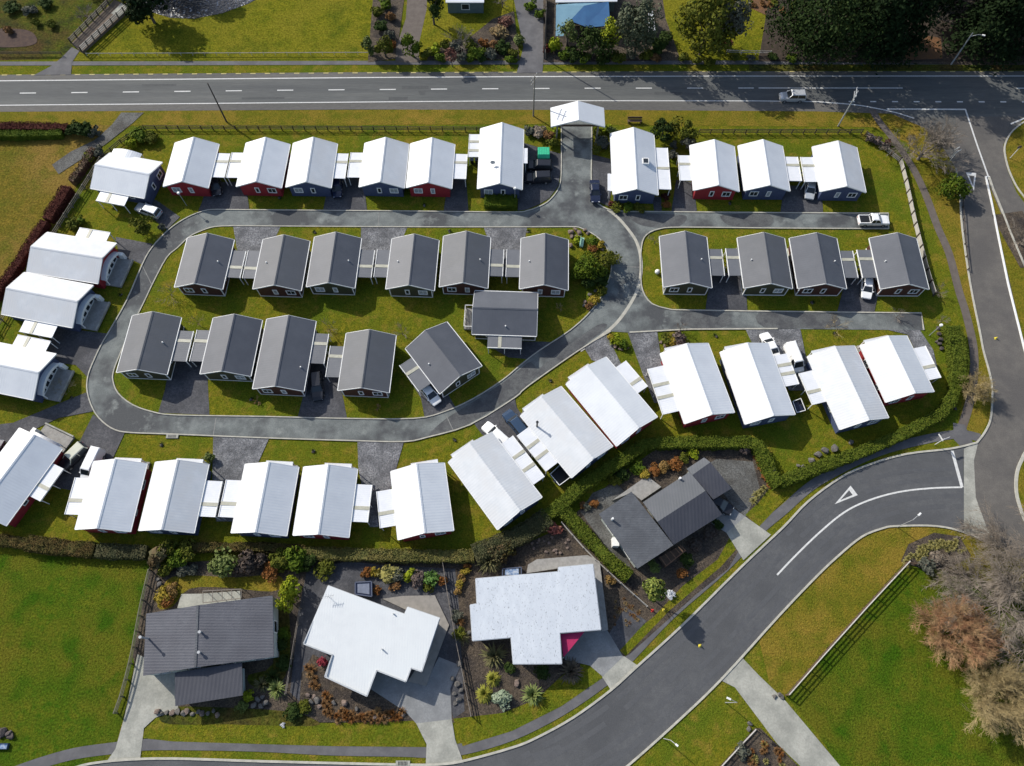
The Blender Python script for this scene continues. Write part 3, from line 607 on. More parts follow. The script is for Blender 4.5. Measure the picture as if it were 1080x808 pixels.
cot(E_, (862, 230), (918, 515), 'navy white-roofed cottage at the right end of the highway row, grey car in its carport', NAVY, E_, [(625, 340), (742, 327), (760, 487), (650, 490)], group=gN, side=-1)
# reception and manager house on either side of the entrance
rec, rf_, rL = cot(C_, (655, 175), (640, 557), 'large navy reception house with white roof carrying a satellite dish', NAVY, C_, [(445, 250), (515, 247), (508, 390), (442, 392)], strips=(.33, .72), name='reception_house', half=3.8,
    canopy=[(T(420, 100, (780, 337), (817, 337), (816, 432), (780, 432)), 2.5, WCARP)])
man, mf_, mL = cot(D_, (587, 265), (610, 652), 'large navy house with white roof and skylight box, right of the entrance drive', NAVY, D_, [(712, 390), (805, 398), (825, 660), (730, 650)], strips=(.5,), name='manager_house', half=3.8,
    canopy=[(T(570, 90, (424, 557), (462, 560), (464, 668), (424, 665)), 2.4, WCARP)])
# west side
p = T(80, 130, (122, 258), (462, 320))
cottage(p[0], p[1], 'navy white-roofed cottage alone at the top left corner, silver car at its door', NAVY, cp=T(80, 130, (172, 397), (342, 432), (310, 522), (125, 488)), strips=(.37,), group=gW, side=-1)
p = T(0, 230, (645, 250), (195, 178))
cottage(p[0], p[1], 'red white-roofed cottage with arched porch, upper one of the left side', RED, cp=T(0, 230, (510, 58), (697, 92), (660, 163), (455, 140)), strips=(.62,), group=gW, porch='arch')
p = T(0, 230, (488, 525), (40, 440))
cottage(p[0], p[1], 'navy white-roofed cottage with arched porch, directly below the red arched one', NAVY, cp=T(0, 230, (165, 612), (368, 650), (335, 755), (125, 720)), strips=(.65,), group=gW, porch='arch')
p = T(0, 350, (243, 255), (-205, 165))
cottage(p[0], p[1], 'navy white-roofed cottage with arched porch, cut by the left picture edge', NAVY, cp=T(0, 350, (118, 20), (320, 55), (280, 138), (60, 100)), strips=(.65,), group=gW, porch='arch')
p = T(0, 440, (215, 110), (-150, 597))
cottage(p[0], p[1], 'red white-roofed cottage set diagonally at the left edge, cream topped vehicle beside it', RED, cp=T(0, 440, (285, 270), (405, 325), (250, 530), (140, 475)), strips=(.64,), group=gW, porch='arch')
# south row
S1, S2, S3, S4 = (0, 440), (130, 460), (300, 460), (450, 425)
S5, S6, S7 = (570, 350), (720, 340), (850, 335)
cot(S1, (725, 265), (610, 700), 'red cottage with white roof and left carport, white van parked at its top left corner', RED, S1, [(475, 380), (580, 385), (500, 615), (402, 613)], strips=(.62,), group=gS, side=-1, porch=1)
cot(S2, (342, 150), (240, 588), 'navy cottage with white roof and round bush at its top right corner', NAVY, S2, [(487, 278), (628, 285), (578, 515), (440, 500)], strips=(.66,), group=gS, side=1, porch=1)
cot(S2, (917, 165), (832, 605), 'navy cottage with white roof and left carport facing the one with the round bush', NAVY, S2, [(647, 278), (770, 278), (720, 512), (597, 512)], strips=(.64,), group=gS, side=-1, porch=1)
cot(S3, (275, 180), (212, 618), 'red white-roofed cottage, right carport beside the pale gravel drive above the clipped hedge', RED, S3, [(425, 302), (555, 308), (527, 545), (395, 537)], strips=(.63,), group=gS, side=1, porch=1)
cot(S3, (832, 175), (885, 610), 'red cottage with white roof turned slightly left, last before the diagonal white roofs', RED, S3, [(577, 355), (705, 325), (732, 553), (605, 587)], strips=(.62,), group=gS, side=-1, porch=1)
cot(S4, (272, 255), (590, 680), 'navy cottage with white diagonal roof and a white car at its top right corner', NAVY, S4, [(445, 270), (545, 210), (752, 468), (650, 525)], strips=(.37, .68), group=gS, side=1, porch=-1)
p1, p2 = T(570, 350, (5, 410))[0], T(570, 350, (335, 800))[0]
cottage(p1, p2, 'navy cottage with white diagonal roof bearing a black flue, blue car under its carport', NAVY, cp=T(450, 425, (570, 205), (660, 140), (850, 350), (755, 440)), strips=(.36, .66), group=gS, side=-1, porch=-1)
cot(S5, (295, 215), (622, 605), 'red cottage with white diagonal roof and small right carport, third of the diagonal three', RED, S5, [(463, 232), (535, 185), (685, 340), (612, 387)], strips=(.68,), group=gS, side=1, porch=-1)
cot(S5, (922, 75), (1085, 520), 'red white-roofed cottage with a two-strip carport on its left by the gravel drive', RED, S5, [(680, 232), (803, 207), (893, 493), (765, 525)], strips=(.38, .65), group=gS, side=-1, porch=-1)
cot(S6, (408, 130), (575, 588), 'navy cottage with white roof and two white cars at its carport', NAVY, S6, [(560, 207), (665, 200), (738, 392), (635, 403)], strips=(.34, .62), group=gS, side=1, porch=-1)
cot(S7, (185, 182), (400, 645), 'navy cottage with white roof, left carport and lawn below bounded by the boulder row', NAVY, S6, [(735, 325), (855, 290), (940, 487), (820, 525)], strips=(.62,), group=gS, side=-1, porch=-1)
cot(S7, (520, 115), (692, 475), 'red white-roofed cottage at the far right end of the south row', RED, S7, [(670, 190), (758, 183), (858, 380), (780, 390)], strips=(.62,), group=gS, side=1, porch=-1)
# grey roofs, upper row inside the loop
C1, C2, C3 = (170, 230), (340, 230), (490, 230)
cot(C1, (290, 95), (210, 410), 'brown cottage with grey roof at the left end of the upper row inside the loop', RUST, C1, [(412, 198), (533, 212), (500, 380), (385, 370)], strips=(.62,), grey=True, group=gC, side=1, vent=T(*C1, (355, 270))[0])
cot(C1, (773, 105), (712, 420), 'brown cottage with grey roof, second from the left in the upper row inside the loop', RUST, C1, [(545, 208), (637, 203), (585, 380), (512, 380)], strips=(.64,), grey=True, group=gC, side=-1, vent=T(*C1, (662, 278))[0])
cot(C2, (85, 88), (37, 405), 'olive cottage with grey roof and right carport in the upper row inside the loop', OLIVE, C2, [(222, 198), (330, 205), (310, 378), (200, 368)], strips=(.6,), grey=True, group=gC, side=1, vent=T(*C2, (163, 265))[0])
cot(C2, (580, 100), (545, 420), 'olive cottage with grey roof and left carport in the upper row inside the loop', OLIVE, C2, [(342, 202), (450, 198), (405, 370), (325, 375)], strips=(.6,), grey=True, group=gC, side=-1, vent=T(*C2, (475, 270))[0])
cot(C2, (910, 82), (887, 405), 'brown cottage with grey roof directly above the sideways grey house with the white railed deck', RUST, C3, [(165, 195), (248, 200), (243, 368), (140, 363)], strips=(.6,), grey=True, group=gC, side=1, vent=T(*C2, (995, 258))[0])
cot(C3, (508, 97), (502, 418), 'brown grey-roofed cottage beside the planted island inside the loop road', RUST, C3, [(262, 200), (370, 198), (365, 370), (262, 372)], strips=(.62,), grey=True, group=gC, side=-1, vent=T(*C3, (408, 268))[0])
p = T(490, 230, (52, 562), (460, 575))
side7 = cottage(p[0], p[1], 'olive cottage with grey roof lying sideways, white railed deck at its left end', OLIVE, cp=T(400, 320, (688, 172), (905, 175), (895, 285), (680, 280)), strips=(.36,), grey=True, group=gD, vent=T(400, 320, (797, 138))[0])
m = MB(); yA = side7[2] / 2; m.box(-1.9, 1.9, yA - .35, yA + 1.5, .05, .4); dk = m.build('deck', TIMBER, side7[0])
m = MB()
for x in (-1.9, -.95, 0, .95, 1.9): m.box(x - .05, x + .05, yA + 1.4, yA + 1.5, .4, 1.4)
for z in (.6, .8, 1.0, 1.2, 1.35): m.box(-1.9, 1.9, yA + 1.42, yA + 1.48, z, z + .09)
m.box(-1.95, -1.85, yA, yA + 1.5, 1.3, 1.4); m.box(1.85, 1.95, yA, yA + 1.5, 1.3, 1.4)
m.build('deck_rail', TRIMW, dk)
# grey roofs, lower row inside the loop
D1, D2, D3 = (110, 320), (250, 320), (400, 320)
cot(D1, (303, 52), (205, 415), 'olive cottage with grey roof at the left bend of the loop road', OLIVE, D1, [(440, 168), (563, 177), (518, 370), (403, 358)], strips=(.33,), grey=True, group=gD, side=1, vent=T(*D1, (365, 243))[0])
cot(D1, (820, 68), (740, 425), 'olive cottage with grey roof and left carport, second in the lower row inside the loop', OLIVE, D1, [(583, 170), (672, 168), (610, 365), (535, 365)], strips=(.35,), grey=True, group=gD, side=-1)
cot(D2, (325, 75), (240, 520), 'brown cottage with grey roof and a dark car below its right carport', RUST, D2, [(480, 185), (580, 195), (550, 385), (440, 372)], strips=(.34,), grey=True, group=gD, side=1, vent=T(*D2, (397, 395))[0])
cot(D2, (835, 165), (785, 530), 'brown cottage with grey roof left of the diagonal grey house', RUST, D2, [(585, 272), (690, 268), (640, 465), (558, 465)], strips=(.33,), grey=True, group=gD, side=-1)
cot(D3, (290, 170), (512, 455), 'olive cottage with grey roof standing diagonally, white car in its carport', OLIVE, D3, [(130, 393), (225, 325), (340, 505), (240, 552)], strips=(.36,), grey=True, group=gD, side=-1, vent=T(*D3, (312, 378))[0])
# grey roofs east of the loop
E1, E2 = (680, 220), (840, 220)
cot(E1, (255, 142), (285, 465), 'olive grey-roofed cottage of the east row with a white ball on its lawn', OLIVE, E1, [(392, 250), (490, 260), (505, 430), (405, 415)], strips=(.33,), grey=True, group=gE, side=1, vent=T(*E1, (360, 315))[0])
cot(E1, (752, 150), (800, 470), 'olive cottage with grey roof and left carport, second in the east row', OLIVE, E1, [(512, 255), (630, 248), (637, 415), (530, 430)], strips=(.34,), grey=True, group=gE, side=-1, vent=T(*E1, (675, 320))[0])
cot(E2, (128, 152), (188, 472), 'brown cottage with grey roof and right carport, third in the east row', RUST, E2, [(275, 262), (362, 270), (388, 440), (310, 432)], strips=(.33,), grey=True, group=gE, side=1, vent=T(*E2, (245, 327))[0])
cot(E2, (638, 152), (715, 475), 'brown grey-roofed cottage beside the pale panel fence, white car in its carport', RUST, E2, [(385, 265), (502, 255), (537, 432), (415, 440)], strips=(.33,), grey=True, group=gE, side=-1, vent=T(*E2, (565, 327))[0])

# verandah of the corner cottage
t, f, L = HOUSES[10]
P = [f(G(x, y, 2.6)) for x, y in T(80, 130, (228, 190), (398, 218), (402, 190), (235, 155))]
x0 = min(p[0] for p in P); x1 = max(p[0] for p in P); y0 = min(p[1] for p in P); y1 = max(p[1] for p in P)
m = MB(); n = 7
for k in range(n):
    za, zb = [2.35 + .5 * math.sin(math.pi * q / n) for q in (k, k + 1)]
    ya, yb = y0 + (y1 - y0) * k / n, y0 + (y1 - y0) * (k + 1) / n
    m.hexa([(HALF - .9, ya, za - .07), (x1, ya, za - .07), (x1, yb, zb - .07), (HALF - .9, yb, zb - .07)], [(HALF - .9, ya, za), (x1, ya, za), (x1, yb, zb), (HALF - .9, yb, zb)])
m.build('porch_roof', WROOF, t)
MB().box(HALF - .45, x1, y0, y1, .02, .3).build('deck', TIMBER, t)
for yy in (y0 + .15, y1 - .15): MB().box(x1 - .17, x1 - .05, yy - .06, yy + .06, .3, 2.35).build('porch_post', TRIMW, t)

# things on roofs (fixed to their house)
def on_roof(h, px, z):
    t, f, L = h; x, y = f(G(*px, z)); return t, x, y
t, x, y = on_roof((rec, rf_, rL), T(420, 100, (618, 470))[0], 3.9)
z = ZR - (ZR - ZE) * abs(x) / 3.8
m = MB(); m.tube((x - .6, y + .6, z - .1), (x - .6, y + .6, z + .6), .03, .03)
for k in range(10):
    a0, a1 = 2 * math.pi * k / 10, 2 * math.pi * (k + 1) / 10
    m.hexa([(x - .6, y + .66, z + .55), (x - .6 + .45 * math.cos(a0), y + .9, z + .6 + .45 * math.sin(a0)), (x - .6 + .45 * math.cos(a1), y + .9, z + .6 + .45 * math.sin(a1))],
           [(x - .6, y + .70, z + .55), (x - .6 + .45 * math.cos(a0), y + .93, z + .62 + .45 * math.sin(a0)), (x - .6 + .45 * math.cos(a1), y + .93, z + .62 + .45 * math.sin(a1))])
m.build('satellite_dish', STEEL, t)
t, x, y = on_roof((man, mf_, mL), T(570, 90, (665, 475))[0], 3.8)
z = ZR - (ZR - ZE) * abs(x) / 3.8
m = MB(); m.box(x - .55, x + .55, y - .6, y + .6, z - .3, z + .35); sk = m.build('skylight_box', TRIMW, t)
MB().box(x - .4, x + .4, y - .45, y + .45, z + .354, z + .38).build('pane', GLASS, sk)
flue = HOUSES[21]
x, y = flue[1](G(*T(450, 425, (697, 140))[0], 3.5)); z = ZR - (ZR - ZE) * abs(x) / HALF
MB().tube((x, y, z - .2), (x, y, z + 1.7), .13, .13, 10).tube((x, y, z + 1.7), (x, y, z + 1.9), .2, .2, 10).build('flue', BLACKP, flue[0])

# ------------------------------------------------------------------ entrance portal
a, b = G(610, 106.7, 5.4), G(610, 126.2, 5.4); c = (a + b) / 2; c.z = 0; L = (a - b).length
t = thing('entrance_portal', c, 0, 'white gable roofed entrance portal spanning the drive from the highway', 'gateway')
hw = 4.75; zr, ze = 5.4, 3.75
gable_roof(hw, -L / 2, L / 2, zr, ze).build('roof', WROOF, t)
for yy in (-L / 2 - .03, L / 2 + .03):
    m = MB()
    for s in (-1, 1):
        m.hexa([(0, yy - .03, zr - .25), (s * hw, yy - .03, ze - .25), (s * hw, yy + .03, ze - .25), (0, yy + .03, zr - .25)], [(0, yy - .03, zr + .01), (s * hw, yy - .03, ze + .01), (s * hw, yy + .03, ze + .01), (0, yy + .03, zr + .01)])
    m.build('barge_board', TRIMW, t)
for yy in (-L / 2 + .35, L / 2 - .35): MB().box(-hw + .9, hw - .9, yy - .12, yy + .12, 3.45, 3.72).build('cross_beam', BTIMB, t)
for s in (-1, 1):
    for yy in (-L / 2 + .35, L / 2 - .35): MB().box(s * 3.6 - .13, s * 3.6 + .13, yy - .13, yy + .13, 0, 3.45).build('post', POLEW, t)

# ================================================================== THE FOUR HOUSES BELOW AND THOSE NORTH OF THE HIGHWAY
def plane_house(label, name, roofs, walls, wallm, centre, group=None):
    """roofs: list of (part name, material, [(px,py,z)...]); walls: list of ([(px,py)...] roof-corner pixels, z at which read, top heights)"""
    c = G(*centre, 0); t = thing(name, c, 0, label, 'house', group)
    for nm, mt, pts in roofs:
        P = [G(x, y, z) - c for x, y, z in pts]
        MB().hexa([p - Vector((0, 0, .16)) for p in P], P).build(nm, mt, t)
    for pts, zread, ztop, inset in walls:
        P = [G(x, y, zread) - c for x, y in pts]
        for q in P: q.z = 0
        ar = sum(P[i].x * P[(i + 1) % len(P)].y - P[(i + 1) % len(P)].x * P[i].y for i in range(len(P)))
        if ar < 0: P.reverse()
        Q = []
        for i in range(len(P)):
            p0, p1, p2 = P[i - 1], P[i], P[(i + 1) % len(P)]
            d1 = (p1 - p0).normalized(); d2 = (p2 - p1).normalized()
            n1 = Vector((-d1.y, d1.x, 0)); n2 = Vector((-d2.y, d2.x, 0))
            k = inset / max(.3, 1 + n1.dot(n2)); Q.append(p1 + (n1 + n2) * k)
        MB().hexa([(q.x, q.y, 0) for q in Q], [(q.x, q.y, ztop) for q in Q]).build('wall', wallm, t)
        for i in range(len(Q)):                                  # windows and doors round the walls
            a, b = Q[i], Q[(i + 1) % len(Q)]; L = (b - a).length
            if L < 3: continue
            d = (b - a) / L; nrm = Vector((d.y, -d.x, 0))
            for k in range(max(1, int(L // 4))):
                mid = a + d * L * (k + .5) / max(1, int(L // 4))
                fr, pn = MB(), MB(); wd = .75; z0, z1 = .9, ztop - .45
                for s in (-1, 1): fr.bar(mid + d * wd * s + Vector((0, 0, z0)), mid + d * wd * s + Vector((0, 0, z1)), .14, .12)
                for z in (z0, z1): fr.bar(mid - d * (wd + .06) + Vector((0, 0, z)), mid + d * (wd + .06) + Vector((0, 0, z)), .13, .11)
                pn.bar(mid - d * (wd - .06) + nrm * .01 + Vector((0, 0, (z0 + z1) / 2)), mid + d * (wd - .06) + nrm * .01 + Vector((0, 0, (z0 + z1) / 2)), .05, z1 - z0 - .12)
                wn = fr.build('window', TRIMW, t); pn.build('pane', GLASS, wn)
    return t, c
def zpts(o, z, *pts): return [(x, y, z) for x, y in T(*o, *pts)]
o = (130, 600)
h1, c1 = plane_house('dark tiled house with a ribbed garage roof in front, beside the bottom left field', 'tiled_house', [
    ('roof', TILE, zpts(o, 3.0, (145, 283)) + zpts(o, 3.75, (470, 230), (455, 622)) + zpts(o, 3.0, (125, 675))),
    ('roof', TILE, zpts(o, 3.75, (470, 230)) + zpts(o, 2.85, (943, 168), (950, 555)) + zpts(o, 3.75, (455, 622))),
    ('garage_roof', DSTEEL, [(184.4, 709.5, 2.75), (255, 698.5, 2.75), (256, 733.5, 2.5), (184.8, 744.8, 2.5)]),
    ], [(T(*o, (145, 283), (943, 168), (950, 555), (125, 675)), 2.9, 2.7, .12), ([(184.4, 711), (255, 700), (256, 733.5), (184.8, 744.8)], 2.5, 2.35, .45)], PALEW, (220, 670))
P = [G(x, y, 0) - c1 for x, y in T(*o, (372, 160), (500, 158), (740, 140), (745, 200), (500, 235), (345, 250))]
MB().hexa([p for p in P], [p + Vector((0, 0, .25)) for p in P]).build('terrace', CONC, h1)
m = MB(); q = [G(x, y, 2.2) - c1 for x, y in T(*o, (503, 140), (745, 128), (745, 185), (503, 215))]
for k in range(5):
    a = q[0].lerp(q[1], k / 4); b = q[3].lerp(q[2], k / 4); m.bar(a, b, .07, .10); m.tube((a.x, a.y, 0), (a.x, a.y, a.z), .05, .05)
m.bar(q[0], q[1], .10, .14); m.bar(q[3], q[2], .10, .14); m.build('pergola', mat('grey_fence_timber', (.19, .165, .14)), h1)
for px, z in ((T(*o, (160, 440))[0], 3.0), (T(*o, (492, 400))[0], 3.7), (T(*o, (487, 528))[0], 3.7)):
    p = G(*px, z) - c1; hh = {0: 2.3}.get(0 if px[0] < 170 else 1, .5)
    MB().tube((p.x, p.y, z - .1), (p.x, p.y, z + hh), .12, .12, 10).tube((p.x, p.y, z + hh), (p.x, p.y, z + hh + .16), .2, .2, 10).build('flue', STEEL, h1)
m = MB(); m.bar(G(*T(*o, (470, 230))[0], 3.78) - c1, G(*T(*o, (455, 622))[0], 3.78) - c1, .28, .08); m.build('ridge_cap', SLATE, h1)
o = (300, 590)
B2 = T(*o, (275, 165), (757, 345), (777, 300), (980, 370), (865, 708), (798, 685), (765, 772), (580, 700)) + [(386.6, 734.3)] + T(*o, (252, 740), (300, 603), (118, 532))
g0, g1 = G(*B2[0], 3.2), G(*B2[10], 3.2); ax = (G(*B2[11], 3.2) - g0).normalized()
def z2(px, py): return 3.1
h2, c2 = plane_house('plain bright white roofed house turned at an angle between the tiled and speckled houses', 'white_house', [('roof', B2ROOF, [(x, y, 3.25 - .05 * ((G(x, y, 3.2) - g0).dot(ax))) for x, y in B2])], [(B2, 3.1, 2.55, .5)], CREAMW, (390, 675))
def gutter(root, c, pts, z):
    m = MB(); P = [G(x, y, 3.2) - c for x, y in pts]
    for p in P: p.z = z
    for a_, b_ in zip(P, P[1:] + P[:1]): m.bar(a_, b_, .16, .12)
    m.build('gutter', mat('pale_gutter', (.42, .44, .46), (.36, .38, .40), 2, .6), root)
gutter(h2, c2, B2, 2.95)
tp = T(*o, (620, 250), (745, 232), (950, 228), (1040, 415), (895, 800), (780, 770), (865, 640), (940, 400), (770, 320)); P = [G(x, y, 0) - c2 for x, y in tp]
MB().hexa([p for p in P], [p + Vector((0, 0, .2)) for p in P]).build('terrace', mat('tan_paving', (.27, .25, .225), (.22, .205, .185), 1.5, .9), h2)
m = MB(); p = G(*T(*o, (225, 250))[0], 3.6) - c2; q = G(*T(*o, (285, 240))[0], 3.2) - c2
m.tube(q - Vector((0, 0, .5)), q + Vector((0, 0, 1.1)), .03, .03)
for k in range(5): m.tube(q + Vector((-.7 + .3 * k, -.3, 1.0)), q + Vector((-.5 + .3 * k, .3, 1.0)), .02, .02)
m.tube(q + Vector((-.8, -.1, 1.0)), q + Vector((.8, .15, 1.0)), .02, .02); m.build('antenna', STEEL, h2)
for pt in ((690, 345), (618, 568)):
    p = G(*T(*o, pt)[0], 3.1) - c2; MB().tube((p.x, p.y, 2.6), (p.x, p.y, 3.55), .09, .09, 8).build('roof_vent', STEEL, h2)
o = (470, 570)
B3 = T(*o, (190, 242), (710, 198), (713, 170), (930, 150), (980, 563), (720, 583), (733, 778), (427, 780), (413, 612), (170, 633), (155, 408), (198, 400))
h3, c3 = plane_house('speckled white roofed house of stepped outline with a crimson shade sail and a timber deck', 'speckled_roof_house', [('roof', B3ROOF, [(x, y, 3.2) for x, y in B3])], [(B3, 3.1, 2.9, .5)], CREAMW, (565, 645))
gutter(h3, c3, B3, 3.09)
P = [G(x, y, 0) - c3 for x, y in T(*o, (510, 210), (520, 155), (575, 122), (895, 95), (970, 135), (1025, 565), (985, 575), (925, 160), (715, 178))]
MB().hexa(P, [p + Vector((0, 0, .35)) for p in P]).build('deck', TIMBER, h3)
P = [G(x, y, z) - c3 for (x, y), z in zip(T(*o, (722, 592), (878, 575), (745, 738)), (2.5, 2.4, 2.3))]
MB().hexa([p - Vector((0, 0, .03)) for p in P], P).build('shade_sail', PINKSAIL, h3)
p = G(*T(*o, (745, 738))[0], 2.3) - c3; MB().tube((p.x, p.y, 0), (p.x, p.y, 2.35), .06, .06, 8).build('sail_post', STEEL, h3)
o = (600, 470)
h4, c4 = plane_house('charcoal roofed house of three joined blocks set diagonally beside the lower road', 'charcoal_roof_house', [
    ('roof', SLATE, zpts(o, 3.3, (190, 432), (395, 290), (660, 628), (432, 777))),
    ('roof', B4SUNLIT, zpts(o, 2.75, (467, 357), (762, 166)) + zpts(o, 3.55, (862, 285), (560, 480))),  # slope facing the sun, its lit tone is in the colour
    ('roof', DSTEEL, zpts(o, 3.55, (560, 480), (862, 285)) + zpts(o, 2.6, (968, 435), (662, 626))),
    ('garage_roof', B4SUNLIT, zpts(o, 2.5, (745, 146), (853, 75)) + zpts(o, 2.85, (893, 105), (780, 185))),
    ('garage_roof', DSTEEL, zpts(o, 2.85, (780, 185), (893, 105)) + zpts(o, 2.4, (1027, 270), (912, 340))),
    ], [(T(*o, (190, 432), (395, 290), (660, 628), (432, 777)), 3.2, 3.1, .45), (T(*o, (480, 370), (765, 185), (968, 435), (670, 615)), 2.6, 2.4, .5), (T(*o, (745, 146), (853, 75), (985, 215), (880, 300)), 2.4, 2.2, .3)], PALEW, (695, 540))
P = [G(x, y, 0) - c4 for x, y in T(*o, (270, 350), (490, 195), (580, 265), (455, 350), (395, 300))]
MB().hexa(P, [p + Vector((0, 0, .4)) for p in P]).build('deck', TIMBER, h4)
P = [G(x, y, 0) - c4 for x, y in T(*o, (565, 710), (690, 640), (725, 672), (605, 768))]
pg = MB().hexa(P, [p + Vector((0, 0, .3)) for p in P]).build('entry_deck', BTIMB, h4)
m = MB()
for k in range(5):
    a = P[0].lerp(P[1], k / 4); b = P[3].lerp(P[2], k / 4); m.bar(a + Vector((0, 0, 1.2)), b + Vector((0, 0, 1.2)), .10, .10); m.tube(b, b + Vector((0, 0, 1.2)), .05, .05)
m.bar(P[3] + Vector((0, 0, 1.25)), P[2] + Vector((0, 0, 1.25)), .12, .10); m.build('deck_rail', mat('orange_brown_timber', (.22, .12, .07), (.17, .09, .055), 2, .9), pg)
for pt, zz in (((272, 468), 3.3), ((700, 208), 2.95)):
    p = G(*T(*o, pt)[0], zz) - c4; MB().tube((p.x, p.y, zz - .2), (p.x, p.y, zz + (.9 if zz > 3.2 else .4)), .16, .16, 10).build('flue', TRIMW, h4)
p = G(*T(*o, (292, 612))[0], .8) - c4; MB().box(p.x - .45, p.x + .45, p.y - .6, p.y + .6, 0, 1.5).build('meter_cupboard', TRIMW, h4)
# north side houses, at the top edge of the photograph
ha, ca = plane_house('low house with white roof and teal grey wall at the top picture edge', 'roadside_house',
    [('roof', WROOF, [(471, -24, 3.2), (510.5, -24, 3.2), (510.5, 2.6, 2.7), (470, 2.6, 2.7)])], [([(472, -24), (510, -24), (510, 2), (471, 2)], 2.7, 2.6, .1)], TEALW, (490, -5))
hb, cb = plane_house('house at the top edge hung with blue shade sails behind the trees', 'shade_sail_house',
    [('roof', WROOF, [(585, -22, 3.6), (652, -22, 3.6), (651, 1.5, 2.9), (586, 2.5, 2.9)])], [([(587, -20), (650, -20), (650, 0), (588, 0)], 2.9, 2.8, .2)], TEALW, (618, -8))
for nm, mt, pts in (('blue_sail', BLUESAIL, [(601, 22, 2.5), (616, 6, 3.1), (642, 1.5, 3.0), (643.5, 27, 2.3), (620, 29, 2.2)]), ('pale_sail', PALESAIL, [(586, 38, 2.0), (586.5, 5, 2.75), (642, 1, 2.7), (616, 6, 2.85), (601, 22, 2.4), (594, 38, 2.0)])):
    P = [G(*q) - cb for q in pts]; MB().hexa([p - Vector((0, 0, .04)) for p in P], P).build(nm, mt, hb)
hc, cc = plane_house('tiny white roofed shed half hidden behind the tall green tree at the top', 'garden_shed',
    [('roof', WROOF, [(684, 14, 2.4), (688.5, 11.5, 2.4), (691.5, 34, 2.1), (684, 34, 2.1)])], [([(684, 14), (688.5, 12), (691, 34), (684, 34)], 2.2, 2.0, .1)], CREAMW, (687, 26))

# ================================================================== VEHICLES
def section_loft(secs):                        # each: (x, half width, z0, zmid, ztop, top half width)
    mb = MB(); rings = []
    for x, wd, z0, zm, zt, wt in secs:
        rings.append([(x, -wd * .94, z0), (x, -wd, zm), (x, -wt, zt), (x, wt, zt), (x, wd, zm), (x, wd * .94, z0)])
    n = 6; base = len(mb.v)
    for r in rings: mb.v += r
    for i in range(len(rings) - 1):
        for k in range(n):
            j = (k + 1) % n; a = base + i * n; mb.f.append((a + k, a + j, a + n + j, a + n + k))
    mb.f.append(tuple(base + k for k in range(n))); mb.f.append(tuple(base + (len(rings) - 1) * n + k for k in reversed(range(n))))
    return mb
KINDS = {  # length, width, belt height, roof height, cabin base (rear,front), roof (rear,front), bonnet height
    'hatch': (4.2, 1.72, .92, 1.48, (-1.95, 1.05), (-1.55, .25), .82),
    'sedan': (4.6, 1.78, .92, 1.45, (-1.65, 1.05), (-.95, .25), .80),
    'wagon': (4.75, 1.8, .98, 1.62, (-2.25, 1.05), (-2.0, .35), .90),
    'suv': (4.7, 1.86, 1.05, 1.75, (-2.25, 1.0), (-2.05, .35), .98),
    'van': (4.9, 1.85, 1.1, 2.0, (-2.4, 1.75), (-2.35, 1.1), 1.0),
    'ute': (5.2, 1.85, 1.02, 1.72, (-.75, 1.15), (-.6, .45), .95),
}
def wheel_mesh():
    m = MB(); m.tube((0, -.11, 0), (0, .11, 0), .33, .33, 14); return m.mesh('wheel', RUBBER)
def rim_mesh():
    m = MB(); m.tube((0, -.122, 0), (0, .122, 0), .2, .2, 10); return m.mesh('rim', ALLOY)
WHEEL, RIM = wheel_mesh(), rim_mesh()
